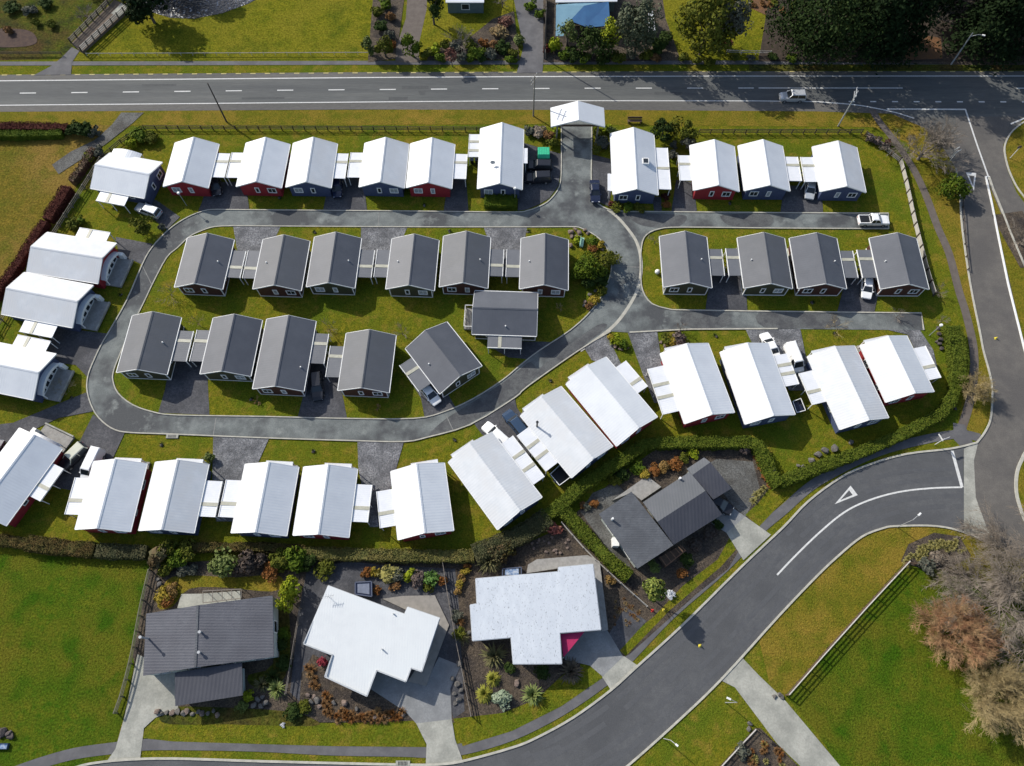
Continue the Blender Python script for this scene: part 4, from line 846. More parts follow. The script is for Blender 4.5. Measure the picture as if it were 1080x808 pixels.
def car(front, rear, kind, paint, label, cat='car', roofmat=None, group='cars and vans parked in the village'):
    L, Wd, zb, zr, cb, cr, zh = KINDS[kind]
    a, b = G(*front, .9), G(*rear, .9); c = (a + b) / 2; c.z = .02; d = (a - b).normalized()
    names = {'ute': 'pickup_truck', 'van': 'parked_van', 'suv': 'parked_suv'}
    t = thing(names.get(kind, 'parked_car'), c, math.atan2(d.y, d.x), label, cat, group)
    h, w2 = L / 2, Wd / 2
    if kind == 'ute':
        secs = [(-h, w2 * .93, .42, .7, zb, w2 * .92), (-h + .1, w2, .35, .7, zb, w2 * .95), (-.78, w2, .3, .7, zb, w2 * .95), (1.1, w2, .3, .7, zb, w2 * .92), (h - .5, w2, .32, .65, zh, w2 * .88), (h - .1, w2 * .92, .36, .6, zh * .92, w2 * .82), (h, w2 * .8, .42, .55, .75, w2 * .74)]
    else:
        secs = [(-h, w2 * .86, .42, .7, zb * .93, w2 * .80), (-h + .15, w2 * .97, .34, .7, zb, w2 * .9), (-h + .8, w2, .28, .7, zb, w2 * .95), (0, w2, .26, .7, zb, w2 * .95), (cb[1] - .05, w2, .28, .68, zb * .97, w2 * .92), (h - .55, w2 * .98, .3, .64, zh, w2 * .86), (h - .12, w2 * .90, .34, .58, zh * .9, w2 * .78), (h, w2 * .76, .42, .54, .70, w2 * .68)]
    body = section_loft(secs).build('body', paint, t, smooth=False)
    wb_, wr = w2 * .93, w2 * .76
    m = MB(); q0 = [(cb[0], -wb_, zb - .02), (cb[1], -wb_ * .97, zb - .04), (cb[1], wb_ * .97, zb - .04), (cb[0], wb_, zb - .02)]
    q1 = [(cr[0], -wr, zr - .05), (cr[1], -wr * .97, zr - .06), (cr[1], wr * .97, zr - .06), (cr[0], wr, zr - .05)]
    m.hexa(q0, q1); m.build('windows', GLASS, t)
    m = MB(); r0 = [(cr[0] - .05, -wr - .03, zr - .06), (cr[1] + .08, -wr - .01, zr - .07), (cr[1] + .08, wr + .01, zr - .07), (cr[0] - .05, wr + .03, zr - .06)]
    r1 = [(cr[0] + .05, -wr + .08, zr + .03), (cr[1] - .05, -wr + .1, zr + .01), (cr[1] - .05, wr - .1, zr + .01), (cr[0] + .05, wr - .08, zr + .03)]
    m.hexa(r0, r1)
    for s in (-1, 1):                          # pillars
        for p, q in ((q0[0], q1[0]), (q0[1], q1[1])): m.bar((p[0], p[1] * s, p[2]), (q[0], q[1] * s, q[2]), .09, .09)
        mx = (cr[0] + cr[1]) / 2 + (.1 if kind != 'van' else .5); m.bar((mx, wb_ * s, zb), (mx, wr * s, zr - .05), .09, .06)
    if kind == 'van':
        for s in (-1, 1): m.hexa([(cb[0], s * wb_ * .96, zb), (.6, s * wb_ * .96, zb), (.6, s * (wb_ + .015), zb), (cb[0], s * (wb_ + .015), zb)], [(cr[0], s * wr * .96, zr - .05), (.55, s * wr * .96, zr - .05), (.55, s * (wr + .015), zr - .05), (cr[0], s * (wr + .015), zr - .05)])
    m.build('roof', roofmat or paint, t)
    if kind == 'ute':
        MB().box(-h + .12, -.85, -w2 * .82, w2 * .82, zb - .1, zb + .012).build('cargo_tray', BLACKP, t)
        m = MB()
        for s in (-1, 1): m.box(-h + .05, -.8, s * w2 * .86 - .06, s * w2 * .86 + .06, zb - .05, zb + .09)
        m.box(-h + .03, -h + .12, -w2 * .8, w2 * .8, zb - .05, zb + .09); m.build('tray_side', paint, t)
    for x in (-L * .29, L * .305):
        for s in (-1, 1):
            wh = link('wheel', WHEEL, t, (x, s * (w2 - .09), .31)); link('rim', RIM, wh, (0, 0, 0))
    for s in (-1, 1):
        MB().box(h - .16, h - .02, s * w2 * .62 - .14, s * w2 * .62 + .14, .6, .72).build('headlight', LAMPG, t)
        MB().box(-h - .015, -h + .1, s * w2 * .66 - .12, s * w2 * .66 + .12, .66, .84).build('taillight', TAILR, t)
        MB().bar((cb[1] - .15, s * wb_, zb + .05), (cb[1] - .15, s * (wb_ + .2), zb + .06), .14, .12).build('wing_mirror', paint, t)
    return t
car((823, 101), (849, 101), 'suv', CSILV, 'silver car driving along the highway', group='cars')
gV = 'vehicles parked in the village'
car(T(80, 130, (385, 520))[0], T(80, 130, (520, 570))[0], 'wagon', CSILV, 'silver car parked at the door of the white roofed corner house on the north west', group=gV)
car(T(80, 130, (885, 425))[0], T(80, 130, (875, 355))[0], 'hatch', CBLACK, 'black car under the leftmost carport of the highway row', group=gV)
car(T(250, 130, (630, 445))[0], T(250, 130, (630, 355))[0], 'hatch', CNAVY, 'dark blue car under the carport of the navy house in the highway row', group=gV)
car(T(420, 100, (825, 440))[0], T(420, 100, (955, 445))[0], 'wagon', CBLACK, 'black car nearer the green covered trailer in the reception car park', group=gV)
car(T(420, 100, (820, 522))[0], T(420, 100, (945, 518))[0], 'suv', CBLACK, 'black car nearer the road in the reception car park', group=gV)
car(T(570, 90, (350, 730))[0], T(570, 90, (342, 600))[0], 'sedan', CNAVY, 'dark navy car parked beside the entrance drive', group=gV)
car(T(740, 110, (685, 570))[0], T(740, 110, (690, 490))[0], 'hatch', CSILV, 'grey car under the rightmost carport of the highway row', group=gV)
car(T(840, 220, (585, 70))[0], T(840, 220, (395, 70))[0], 'ute', CWHITE, 'white pickup truck with dark tray parked at the dead end of the upper east road', 'pickup truck', group=gV)
car(T(840, 220, (447, 540))[0], T(840, 220, (450, 445))[0], 'hatch', CWHITE, 'white car half under the carport of the rightmost grey roofed house', group=gV)
car(T(250, 320, (508, 580))[0], T(250, 320, (500, 460))[0], 'wagon', CBLACK, 'black car below the carport between two brown grey roofed houses', group=gV)
car(T(400, 320, (350, 605))[0], T(400, 320, (285, 525))[0], 'hatch', CWHITE, 'white car at the foot of the diagonal grey roofed house', group=gV)
car(T(450, 425, (385, 150))[0], T(450, 425, (490, 245))[0], 'wagon', CWHITE, 'white car at the top corner of the diagonal white roof beside the blue car', group=gV)
car(T(450, 425, (515, 70))[0], T(450, 425, (605, 180))[0], 'suv', CBLUE, 'dark blue car parked between two diagonal white roofed houses', group=gV)
car(T(720, 340, (530, 95))[0], T(720, 340, (575, 190))[0], 'sedan', CWHITE, 'white sedan on the gravel drive, partly behind a white roof', group=gV)
car(T(720, 340, (735, 300))[0], T(720, 340, (675, 150))[0], 'van', CWHITE, 'long white van with dark windscreen beside the carport of the south row', 'van', group=gV)
car(T(0, 440, (545, 370))[0], T(0, 440, (615, 225))[0], 'van', CWHITE, 'white van with blue trim parked against the leftmost south row house', 'van', group=gV)
car(T(0, 440, (400, 305))[0], T(0, 440, (515, 195))[0], 'suv', CBLACK, 'dark four wheel drive with a cream roof canopy beside the diagonal red house', roofmat=CCREAM, group=gV)
car(T(600, 470, (985, 385))[0], T(600, 470, (915, 345))[0], 'hatch', CBLACK, 'black car poking out from the garage of the charcoal roofed house', group=gV)
car((-3, 467), (-14, 486), 'hatch', CNAVY, 'dark car cut off by the left picture edge below the bend', group=gV)
# green covered trailer
c = G(*T(420, 100, (918, 372))[0], .8); c.z = 0
t = thing('covered_trailer', c, 0, 'trailer under a bright green tarpaulin in the reception car park', 'trailer')
MB().box(-1.0, 1.0, -1.15, 1.15, .45, .95).build('body', CNAVY, t)
m = MB(); m.hexa([(-1.05, -1.2, .95), (1.05, -1.2, .95), (1.05, 1.2, .95), (-1.05, 1.2, .95)], [(-1.0, -.7, 1.45), (1.0, -.7, 1.45), (1.0, .9, 1.45), (-1.0, .9, 1.45)])
for k in range(5): m.box(-.85 + .42 * k, -.8 + .42 * k, -.7, .9, 1.45, 1.49)
m.build('tarpaulin', GTARP, t); MB().bar((0, -1.1, .5), (0, -2.1, .45), .1, .1).build('drawbar', STEEL, t)
for s in (-1, 1): wh = link('wheel', WHEEL, t, (s * 1.08, 0, .33)); wh.rotation_euler.z = math.pi / 2; link('rim', RIM, wh, (0, 0, 0))
# black tray trailer and blue one behind the carports
def tray_trailer(corners, h, mbody, label):
    P = [G(x, y, h) for x, y in corners]; c = sum(P, Vector()) / 4; c.z = 0
    t = thing('tray_trailer', c, 0, label, 'trailer'); Q = [p - c for p in P]
    fl = MB(); fl.hexa([(q.x * .9, q.y * .9, .45) for q in Q], [(q.x * .9, q.y * .9, .55) for q in Q]); fl.build('tray_floor', mbody, t)
    m, r = MB(), MB()
    for i in range(4):
        a, b = Q[i], Q[(i + 1) % 4]; m.bar((a.x, a.y, (.5 + h) / 2), (b.x, b.y, (.5 + h) / 2), .06, h - .5); r.bar((a.x, a.y, h + .03), (b.x, b.y, h + .03), .10, .06)
    m.build('tray_side', mbody, t); r.build('top_rail', TRIMW, t)
    d = (Q[1] - Q[0]); d.z = 0; d.normalize()
    for s in (-1, 1):
        wh = link('wheel', WHEEL, t, (-d.y * 0 + s * d.x * (Q[1] - Q[0]).length / 2, s * d.y * (Q[1] - Q[0]).length / 2, .33)); wh.rotation_euler.z = math.atan2(d.y, d.x) + math.pi / 2; link('rim', RIM, wh, (0, 0, 0))
    return t
tray_trailer(T(450, 425, (780, 450), (848, 385), (915, 462), (838, 520)), 1.1, BLACKP, 'black tray trailer with white top rail between two diagonal white roofed houses')
tray_trailer(T(720, 340, (695, 500), (745, 480), (775, 555), (720, 570)), 1.0, CNAVY, 'navy tray trailer beside the carport of the house with two white cars')

# spa pools in the back gardens
def spa(corners, h, label, cover, water):
    P = [G(x, y, h) for x, y in corners]; c = sum(P, Vector()) / 4; c.z = 0; Q = [p - c for p in P]
    t = thing('spa_pool', c, 0, label, 'spa pool')
    MB().hexa([(q.x, q.y, 0) for q in Q], [(q.x, q.y, h) for q in Q]).build('tub', cover, t)
    m = MB(); m.hexa([(q.x * .72, q.y * .72, h + .005) for q in Q], [(q.x * .72, q.y * .72, h + .05) for q in Q]); m.build('cover' if not water else 'water', water or CNAVY, t)
    m = MB()
    for i in range(4): a, b = Q[i], Q[(i + 1) % 4]; m.bar((a.x, a.y, h + .04), (b.x, b.y, h + .04), .14, .08)
    m.build('rim', mat('slate_blue_fibreglass', (.07, .085, .13), None, 1, .5), t)
spa(T(300, 590, (447, 145), (550, 140), (552, 235), (447, 220)), .9, 'dark blue square spa pool behind the bright white roofed house', CNAVY, mat('spa_cover', (.16, .18, .24), (.12, .14, .19), 2, .6))
spa(T(470, 570, (360, 180), (478, 170), (478, 225), (358, 225)), .8, 'spa pool with swirling blue water behind the speckled roof house', BLACKP, POOLB)

# ================================================================== FENCES, POLES AND SIGNS
def rail_fence(pts, label, m, n=None, step=2.75, h=1.15, rails=(.35, .7, 1.05), post=.13, name='timber_fence', panel=None, group=None, cap=None, sides=1):
    line = [G(x, y, 0) for x, y in pts]; tot = sum((b - a).length for a, b in zip(line, line[1:])); n = n or max(2, int(tot / step))
    c = sum(line, Vector()) / len(line); t = thing(name, c, 0, label, 'fence', group)
    def at(d):
        for a, b in zip(line, line[1:]):
            L = (b - a).length
            if d <= L + 1e-4: return a + (b - a) * min(1, d / L)
            d -= L
        return line[-1]
    P = [at(tot * k / n) - c for k in range(n + 1)]
    pm = MB().box(-post / 2, post / 2, -post / 2, post / 2, 0, h).mesh('post', m)
    for p in P[:100]: link('post', pm, t, p)
    r = MB()
    for a, b in zip(P, P[1:]):
        for z in rails: r.bar(a + Vector((0, 0, z)), b + Vector((0, 0, z)), .05, .13)
    if rails: r.build('rail', m, t)
    if panel:
        r = MB()
        for a, b in zip(P, P[1:]):
            d = (b - a).normalized() * .16; r.bar(a + d + Vector((0, 0, h * .52)), b - d + Vector((0, 0, h * .52)), .05, h * .8)
        r.build('panel', panel, t)
    if cap:
        r = MB()
        for a, b in zip(P, P[1:]): r.bar(a + Vector((0, 0, h + .03)), b + Vector((0, 0, h + .03)), .12, .05)
        r.build('cap_rail', cap, t)
    return t
rail_fence([(153, 137), (300, 137.5), (420, 138), (515, 138.5)], 'long dark post and rail fence behind the left part of the highway row', DTIMB, step=2.05)
rail_fence([(737, 141), (908, 141)], 'dark post and rail fence behind the right part of the highway row', DTIMB, step=2.05)
rail_fence([(153, 137), (128, 152), (108, 170)], 'dark post and rail fence turning down at the north west corner', DTIMB, step=2.05)
rail_fence([(108, 170), (88, 202), (62, 243), (30, 292), (0, 345), (-30, 400)], 'weathered grey timber fence running beside the burgundy hedge', mat('grey_fence_timber', (.19, .165, .14), (.14, .12, .10), 2, .9), step=2.0, post=.18)
rail_fence([(912, 143), (926, 152), (938, 163), (948, 171)], 'short timber fence section under the dark climbing shrubs at the north east', BTIMB, step=1.8, panel=PTIMB)
rail_fence([(948, 171), (953, 190), (957.5, 210), (962, 232), (967, 252), (972.5, 274), (978, 295), (984, 312)], 'pale panel fence with dark posts curving past the east row', DTIMB, step=2.15, h=1.3, rails=(), post=.2, panel=PTIMB)  # panels are pale because sunlight on the boards is put into their colour
rail_fence([(0, 58.5), (20, 58.5), (66, 58.5)], 'low wire paddock fence left of the cattle bridge', DTIMB, step=3, h=.9, rails=(.5, .8), post=.08, name='wire_fence')
rail_fence([(92, 59), (240, 58.5), (390, 58)], 'low pale wire fence below the riverbank grass', PTIMB, step=2.2, h=.75, rails=(.6,), post=.07, name='wire_fence')
rail_fence([(766, 57), (780, 57.5), (812, 58)], 'low pale wooden fence between the grey tree and the dark conifers', PTIMB, step=2.5, h=1.0, rails=(.5, .9))
rail_fence([(955, 593.5), (912, 639.5), (870, 686), (828.5, 733)], 'white capped post and rail fence along the lower right field', BTIMB, step=2.3, h=1.35, rails=(.35, .7, 1.05), cap=mat('pale_cap_rail', (.56, .53, .48), (.46, .44, .40), 2, .8))
rail_fence([(955, 593.5), (973, 597)], 'short timber fence end by the straw coloured tufts', BTIMB, step=1.5, h=1.1, rails=(.4, .8))
rail_fence([(796, 769), (778, 788), (758, 810), (740, 830)], 'white capped low fence beside the planted bed at the bottom', BTIMB, step=2.2, h=.6, rails=(.3,), cap=mat('pale_cap_rail', (.56, .53, .48)))
rail_fence([(160, 602), (151, 640), (142, 690), (132, 730), (124, 752)], 'weathered fence between the bottom left field and the tiled house', mat('mossy_fence_timber', (.16, .15, .105), (.11, .105, .07), 2, .9), step=1.9, h=1.1, post=.16, cap=mat('mossy_fence_timber', (.16, .15, .105)))
rail_fence([(318, 642), (310, 690), (303, 732)], 'thin wire fence between the tiled house and the bright white house', mat('grey_fence_timber', (.19, .165, .14)), step=2.0, h=1.2, rails=(.6, 1.1), post=.1)
rail_fence([(467, 592), (472, 625), (480, 670), (489, 715), (497, 755)], 'bent timber boundary fence between the two white roofed houses below', mat('grey_fence_timber', (.19, .165, .14)), step=2.0, h=1.2, rails=(.4, .8, 1.1), post=.12)
rail_fence([(592, 552), (620, 584), (650, 612), (682, 640)], 'pale boundary fence below the short diagonal hedge', PTIMB, step=2.2, h=.9, rails=(.3, .6, .8), post=.1)
rail_fence([(1013.5, 207), (1015, 230), (1017, 262), (1020, 285)], 'low dark timber rail along the kerb of the side road', DTIMB, step=2.4, h=.7, rails=(.6,))
rail_fence([(575, 62), (575, 36), (576, 0)], 'weathered timber fence beside the drive and the shade sail house', mat('grey_fence_timber', (.19, .165, .14)), step=1.6, h=1.5, rails=(.4, 1.3), panel=mat('grey_fence_timber', (.19, .165, .14)))
# cattle bridge over the ditch
P = [G(x, y, 0) for x, y in ((77, 48), (88, 57), (139, 10), (122, 2))]; c = sum(P, Vector()) / 4
t = thing('timber_bridge', c, 0, 'narrow timber bridge with pale side rails at the top left', 'bridge'); Q = [p - c for p in P]
MB().hexa([q + Vector((0, 0, .02)) for q in Q], [q + Vector((0, 0, .55)) for q in Q]).build('deck', mat('bridge_planks', (.13, .10, .075), (.10, .075, .055), 1.5, .9), t)
for a, b in ((Q[0], Q[3]), (Q[1], Q[2])):
    m = MB()
    for z in (.9, 1.25, 1.6): m.bar(a + Vector((0, 0, z)), b + Vector((0, 0, z)), .09, .16)
    m.build('rail', mat('grey_fence_timber', (.19, .165, .14)) if a is Q[0] else PTIMB, t)
    for k in range(9): p = a.lerp(b, k / 8); MB().box(p.x - .1, p.x + .1, p.y - .1, p.y + .1, .5, 1.75).build('post', DTIMB, t)
P2 = [G(x, y, 0) - c for x, y in ((119, 17), (127, 21), (139, 10), (130, 6))]
MB().hexa([q + Vector((0, 0, .56)) for q in P2], [q + Vector((0, 0, .66)) for q in P2]).build('concrete_slab', CONC, t)

def utility_pole(base, h, label, m, arm=0, lamp=None, r=.15, rz=0):
    p = G(*base, 0); t = thing('utility_pole', p, rz, label, 'utility pole')
    MB().tube((0, 0, 0), (0, 0, h), r, r * .65, 10).build('pole', m, t)
    for k in range(arm):
        z = h - .35 - .9 * k
        cr = MB().bar((-1.1, .14, z), (1.1, .14, z), .1, .12).build('crossarm', m, t)
        for x in (-.95, -.35, .35, .95): MB().tube((x, .14, z + .05), (x, .14, z + .28), .05, .035, 6).build('insulator', TRIMW, cr)
    if lamp:
        MB().tube((0, 0, h - .8), (lamp[0] * .6, lamp[1] * .6, h - .1), .05, .045, 6).tube((lamp[0] * .6, lamp[1] * .6, h - .1), (lamp[0], lamp[1], h), .045, .04, 6).build('lamp_arm', STEEL, t)
        MB().bar((lamp[0], lamp[1], h), (lamp[0] * 1.3, lamp[1] * 1.3, h), .26, .14).build('lamp_head', TRIMW, t)
    return t
utility_pole((239, 128.6), 9.2, 'dark wooden pole leaning over the highway on the left', POLED)
utility_pole((562.5, 122.5), 9.4, 'grey utility pole with two short crossarms left of the entrance portal', POLEW, 2, rz=R(60))
utility_pole((884, 133), 8.4, 'pale utility pole with crossarms behind the right end of the highway row', STEEL, 2, rz=R(75))
utility_pole((1003, 68), 7.2, 'pale street light pole with bent lamp arm before the dark conifers', STEEL, 0, (1.6, -.5))
utility_pole((574, 62), 11.2, 'tall dark pole beside the driveway north of the entrance', POLED, 0, r=.14)
def street_lamp(base, h, arm, label, globe=False):
    p = G(*base, 0); t = thing('street_lamp', p, 0, label, 'street lamp')
    MB().tube((0, 0, 0), (0, 0, h), .06, .045, 8).build('post', STEEL, t)
    if globe:
        m = MB(); m.tube((0, 0, h), (0, 0, h + .12), .10, .26, 10).tube((0, 0, h + .12), (0, 0, h + .34), .26, .2, 10); m.build('lamp_head', TRIMW, t)
    else:
        MB().tube((0, 0, h), (arm[0], arm[1], h + .25), .045, .035, 6).build('lamp_arm', STEEL, t)
        MB().bar((arm[0], arm[1], h + .25), (arm[0] * 1.6, arm[1] * 1.6, h + .28), .24, .12).build('lamp_head', TRIMW, t)
street_lamp((197, 217), 3.3, None, 'short white topped lamp post by the bend at the north west', True)
street_lamp((543, 212), 3.3, None, 'short white topped lamp post at the shrub bed below reception', True)
street_lamp((980, 354), 3.4, None, 'white topped lamp post at the dead end beside the boulder row', True)
street_lamp((765, 741), 5.5, (-.8, .35), 'white curved street lamp on the grass beside the concrete path', )
street_lamp((700, 779), 4.5, (.5, -.4), 'short white street lamp on the grass near the bottom edge')
street_lamp((946, 556), 4.6, (.7, .55), 'street lamp reaching over the lower road at the junction')
def sign_post(base, h, blades, label, disc=None):
    p = G(*base, 0); t = thing('road_sign', p, 0, label, 'sign')
    MB().tube((0, 0, 0), (0, 0, h), .05, .05, 8).build('post', TRIMW, t)
    for k, a in enumerate(blades):
        z = h - .15 - .32 * k; d = Vector((math.cos(a), math.sin(a), 0)); MB().bar(d * -.15 + Vector((0, 0, z)), d * 1.0 + Vector((0, 0, z)), .04, .24).build('sign_blade', TRIMW, t)
    if disc:
        m = MB(); m.tube((0, .06, h + .1), (0, .10, h + .1), .38, .38, 12); m.build('sign_disc', disc, t)
sign_post((986, 469), 2.6, (R(20), R(110)), 'white street name sign with crossed blades at the lower road junction')
sign_post((1000.7, 171), 2.8, (R(30),), 'white twin post sign beside the bare tree at the highway corner')
sign_post((1002.5, 166.5), 2.8, (R(210),), 'second white sign post just above the other under the bare tree')
sign_post((1065, 167), 2.7, (), 'white post with round dark sign on the right corner verge', mat('brown_sign_back', (.16, .10, .075)))

# ================================================================== PLANTS
def leaves(P, N, size, name, m, jitter=.8, aspect=1.5):
    n = len(P); N = N + NP.normal(0, jitter, (n, 3)); N /= np.linalg.norm(N, axis=1)[:, None] + 1e-9
    A = np.cross(N, NP.normal(0, 1, (n, 3))); A /= np.linalg.norm(A, axis=1)[:, None] + 1e-9
    B = np.cross(N, A); s = size * NP.uniform(.6, 1.35, n)
    a = A * (s * aspect / 2)[:, None]; b = B * (s / 2)[:, None]
    V = np.stack([P - a, P - b * .9, P + a, P + b * .9], 1).reshape(-1, 3)
    return fast_mesh(name, V, np.arange(4 * n).reshape(n, 4), m)
def crown_pts(n, nclump, squash=.8, clump=.36, core=.15, low=-.35):
    """unit crown: radius 1, sits on z=0.., height about 1.6*squash"""
    D = NP.normal(0, 1, (nclump, 3)); D /= np.linalg.norm(D, axis=1)[:, None]
    D[:, 2] = np.where(D[:, 2] < low, -D[:, 2], D[:, 2]); C = D * NP.uniform(.5, .80, (nclump, 1))
    k = NP.integers(0, nclump, n); rc = clump * NP.uniform(.7, 1.25, nclump)
    d = NP.normal(0, 1, (n, 3)); d /= np.linalg.norm(d, axis=1)[:, None]
    P = C[k] + d * (rc[k] * NP.uniform(.75, 1.05, n))[:, None]
    P[:, 2] = P[:, 2] * squash + squash * .9; P[:, 2] = np.maximum(P[:, 2], .03)
    return P, d + D[k] * .4
def core_blob(name, m, squash=.8, r=.62):
    bm = bmesh.new(); bmesh.ops.create_icosphere(bm, subdivisions=2, radius=r)
    for v in bm.verts:
        v.co *= RNG.uniform(.8, 1.1); v.co.z = max(.02, v.co.z * squash + squash * .85)
    me = bpy.data.meshes.new(name); bm.to_mesh(me); bm.free(); me.materials.append(m); return me
def merge(name, meshes, m):
    V, F, o = [], [], 0
    fs = []
    for me in meshes:
        n = len(me.vertices); co = np.zeros(3 * n, np.float32); me.vertices.foreach_get('co', co); V.append(co.reshape(-1, 3))
        for p in me.polygons: fs.append([i + o for i in p.vertices])
        o += n
    me = bpy.data.meshes.new(name); me.from_pydata(np.concatenate(V).tolist(), [], fs); me.materials.append(m); return me
BUSH = {}
def bush_mesh(m, var, n, leaf):
    key = (m.name, var, n)
    if key not in BUSH:
        P, N = crown_pts(n, 7 + var * 2, .8, .40); a = leaves(P, N, leaf, 'foliage', m)
        BUSH[key] = merge('foliage', [a, core_blob('core', m)], m)
    return BUSH[key]
def shrub(px, py, r, h, m, label, group=None, n=None, cat='shrub', name='shrub', lift=.5):
    """crown centre read at about half height"""
    p = G(px, py, h * lift); n = n or (260 if r < .9 else 420 if r < 1.6 else 700)
    o = link(name, bush_mesh(m, RNG.randrange(3), n, .30 if r < .9 else .22 if r < 1.6 else .17))
    o.location = (p.x, p.y, -.02); o.scale = (r, r * RNG.uniform(.88, 1.1), h / 1.5); o.rotation_euler.z = RNG.uniform(0, 6.28)
    return tag(o, label, cat, group)
BLADE = {}
def spiky_mesh(m, var, n, droop):
    key = (m.name, var, n, droop)
    if key not in BLADE:
        mb = MB(); rr = random.Random(var + 31)
        for k in range(n):
            a = rr.uniform(0, 6.283); e = rr.uniform(.15, 1.45); L = rr.uniform(.75, 1.05)
            d = Vector((math.cos(a) * math.cos(e), math.sin(a) * math.cos(e), math.sin(e))); sd = Vector((-math.sin(a), math.cos(a), 0)) * rr.uniform(.035, .06)
            p0 = Vector((0, 0, .02)) + d * .06; p1 = p0 + d * L * .55; p2 = p0 + d * L - Vector((0, 0, droop * L * math.cos(e)))
            p2.z = max(p2.z, .02)
            i = len(mb.v); mb.v += [tuple(q) for q in (p0 - sd * .7, p0 + sd * .7, p1 + sd, p1 - sd, p2 + sd * .15, p2 - sd * .15)]
            mb.f += [(i, i + 1, i + 2, i + 3), (i + 3, i + 2, i + 4, i + 5)]
        me = bpy.data.meshes.new('blades'); me.from_pydata(mb.v, [], mb.f); me.materials.append(m); BLADE[key] = me
    return BLADE[key]
def spiky(px, py, r, h, m, label, group=None, n=70, droop=.25, name='flax_bush', cat='plant'):
    p = G(px, py, h * .4); o = link(name, spiky_mesh(m, RNG.randrange(4), n, droop)); o.location = (p.x, p.y, 0); o.scale = (r, r, h)
    o.rotation_euler.z = RNG.uniform(0, 6.28); return tag(o, label, cat, group)
ROCKS = {}
def rock(px, py, r, m, label, group=None):
    r *= .85; v = RNG.randrange(6); key = (m.name, v)
    if key not in ROCKS:
        bm = bmesh.new(); bmesh.ops.create_icosphere(bm, subdivisions=2, radius=1); rr = random.Random(v)
        ax = [Vector((rr.gauss(0, 1), rr.gauss(0, 1), rr.gauss(0, 1))).normalized() for _ in range(12)]; cut = [rr.uniform(.42, .85) for _ in ax]
        for vt in bm.verts:
            for a, c in zip(ax, cut):
                d = vt.co.dot(a)
                if d > c: vt.co -= a * (d - c)
            vt.co *= rr.uniform(.95, 1.05)
        me = bpy.data.meshes.new('rock'); bm.to_mesh(me); bm.free(); me.materials.append(m); ROCKS[key] = me
    o = link('rock', ROCKS[key]); p = G(px, py, r * .4); o.location = (p.x, p.y, r * .25)
    o.scale = (r, r * RNG.uniform(.7, 1), r * RNG.uniform(.6, .85)); o.rotation_euler.z = RNG.uniform(0, 6.28)
    return tag(o, label, 'rock', group)
def tree(base, h, r, m, label, group=None, n=2600, leaf=.42, nclump=24, squash=.85, trunk=.22, name='tree', low=-.75, clump=.34, fill=.86):
    p = G(*base, 0); t = thing(name, p, 0, label, 'tree', group); ch = h * fill
    P, N = crown_pts(n, nclump, 1.0, clump, low=low); P[:, 2] = (P[:, 2] / 1.75)
    P = P * np.array([r, r, ch]); P[:, 2] += h - ch
    me = leaves(P, N, leaf, 'crown', m); link('crown', me, t)
    mb = MB(); mb.tube((0, 0, 0), (0, 0, h * .45), trunk, trunk * .7, 8)
    for k in range(6):
        a = k * 1.05 + RNG.uniform(-.3, .3); mb.tube((0, 0, h * RNG.uniform(.28, .45)), (math.cos(a) * r * .6, math.sin(a) * r * .6, h * RNG.uniform(.55, .8)), trunk * .45, .03, 6)
    mb.build('trunk', BARKT, t); return t
def conifer(base, h, r, m, label, group=None, n=8000, leaf=.40, trunk=.35, power=.75):
    p = G(*base, 0); t = thing('conifer', p, 0, label, 'tree', group)
    nb = 90; k = NP.integers(0, nb, n); hb = np.sort(NP.uniform(.04, 1, nb)); ab = NP.uniform(0, 6.283, nb); Lb = r * (1 - hb) ** power * NP.uniform(.7, 1.12, nb) + .25
    s = NP.uniform(.15, 1, n) ** .6; sp = NP.normal(0, 1, (n, 3)) * np.stack([.10 + .13 * s, .10 + .13 * s, .05 + .05 * s], 1) * (r * .75)
    P = np.stack([np.cos(ab[k]) * Lb[k] * s, np.sin(ab[k]) * Lb[k] * s, hb[k] * h - .22 * Lb[k] * s ** 1.5 + .06 * h], 1) + sp
    P[:, 2] = np.maximum(P[:, 2], .1)
    N = np.stack([np.cos(ab[k]) * .5, np.sin(ab[k]) * .5, np.full(n, .8)], 1)
    link('crown', leaves(P, N, leaf, 'crown', m, .5, 1.9), t)
    MB().tube((0, 0, 0), (0, 0, h * .95), trunk, .04, 8).build('trunk', BARKT, t); return t
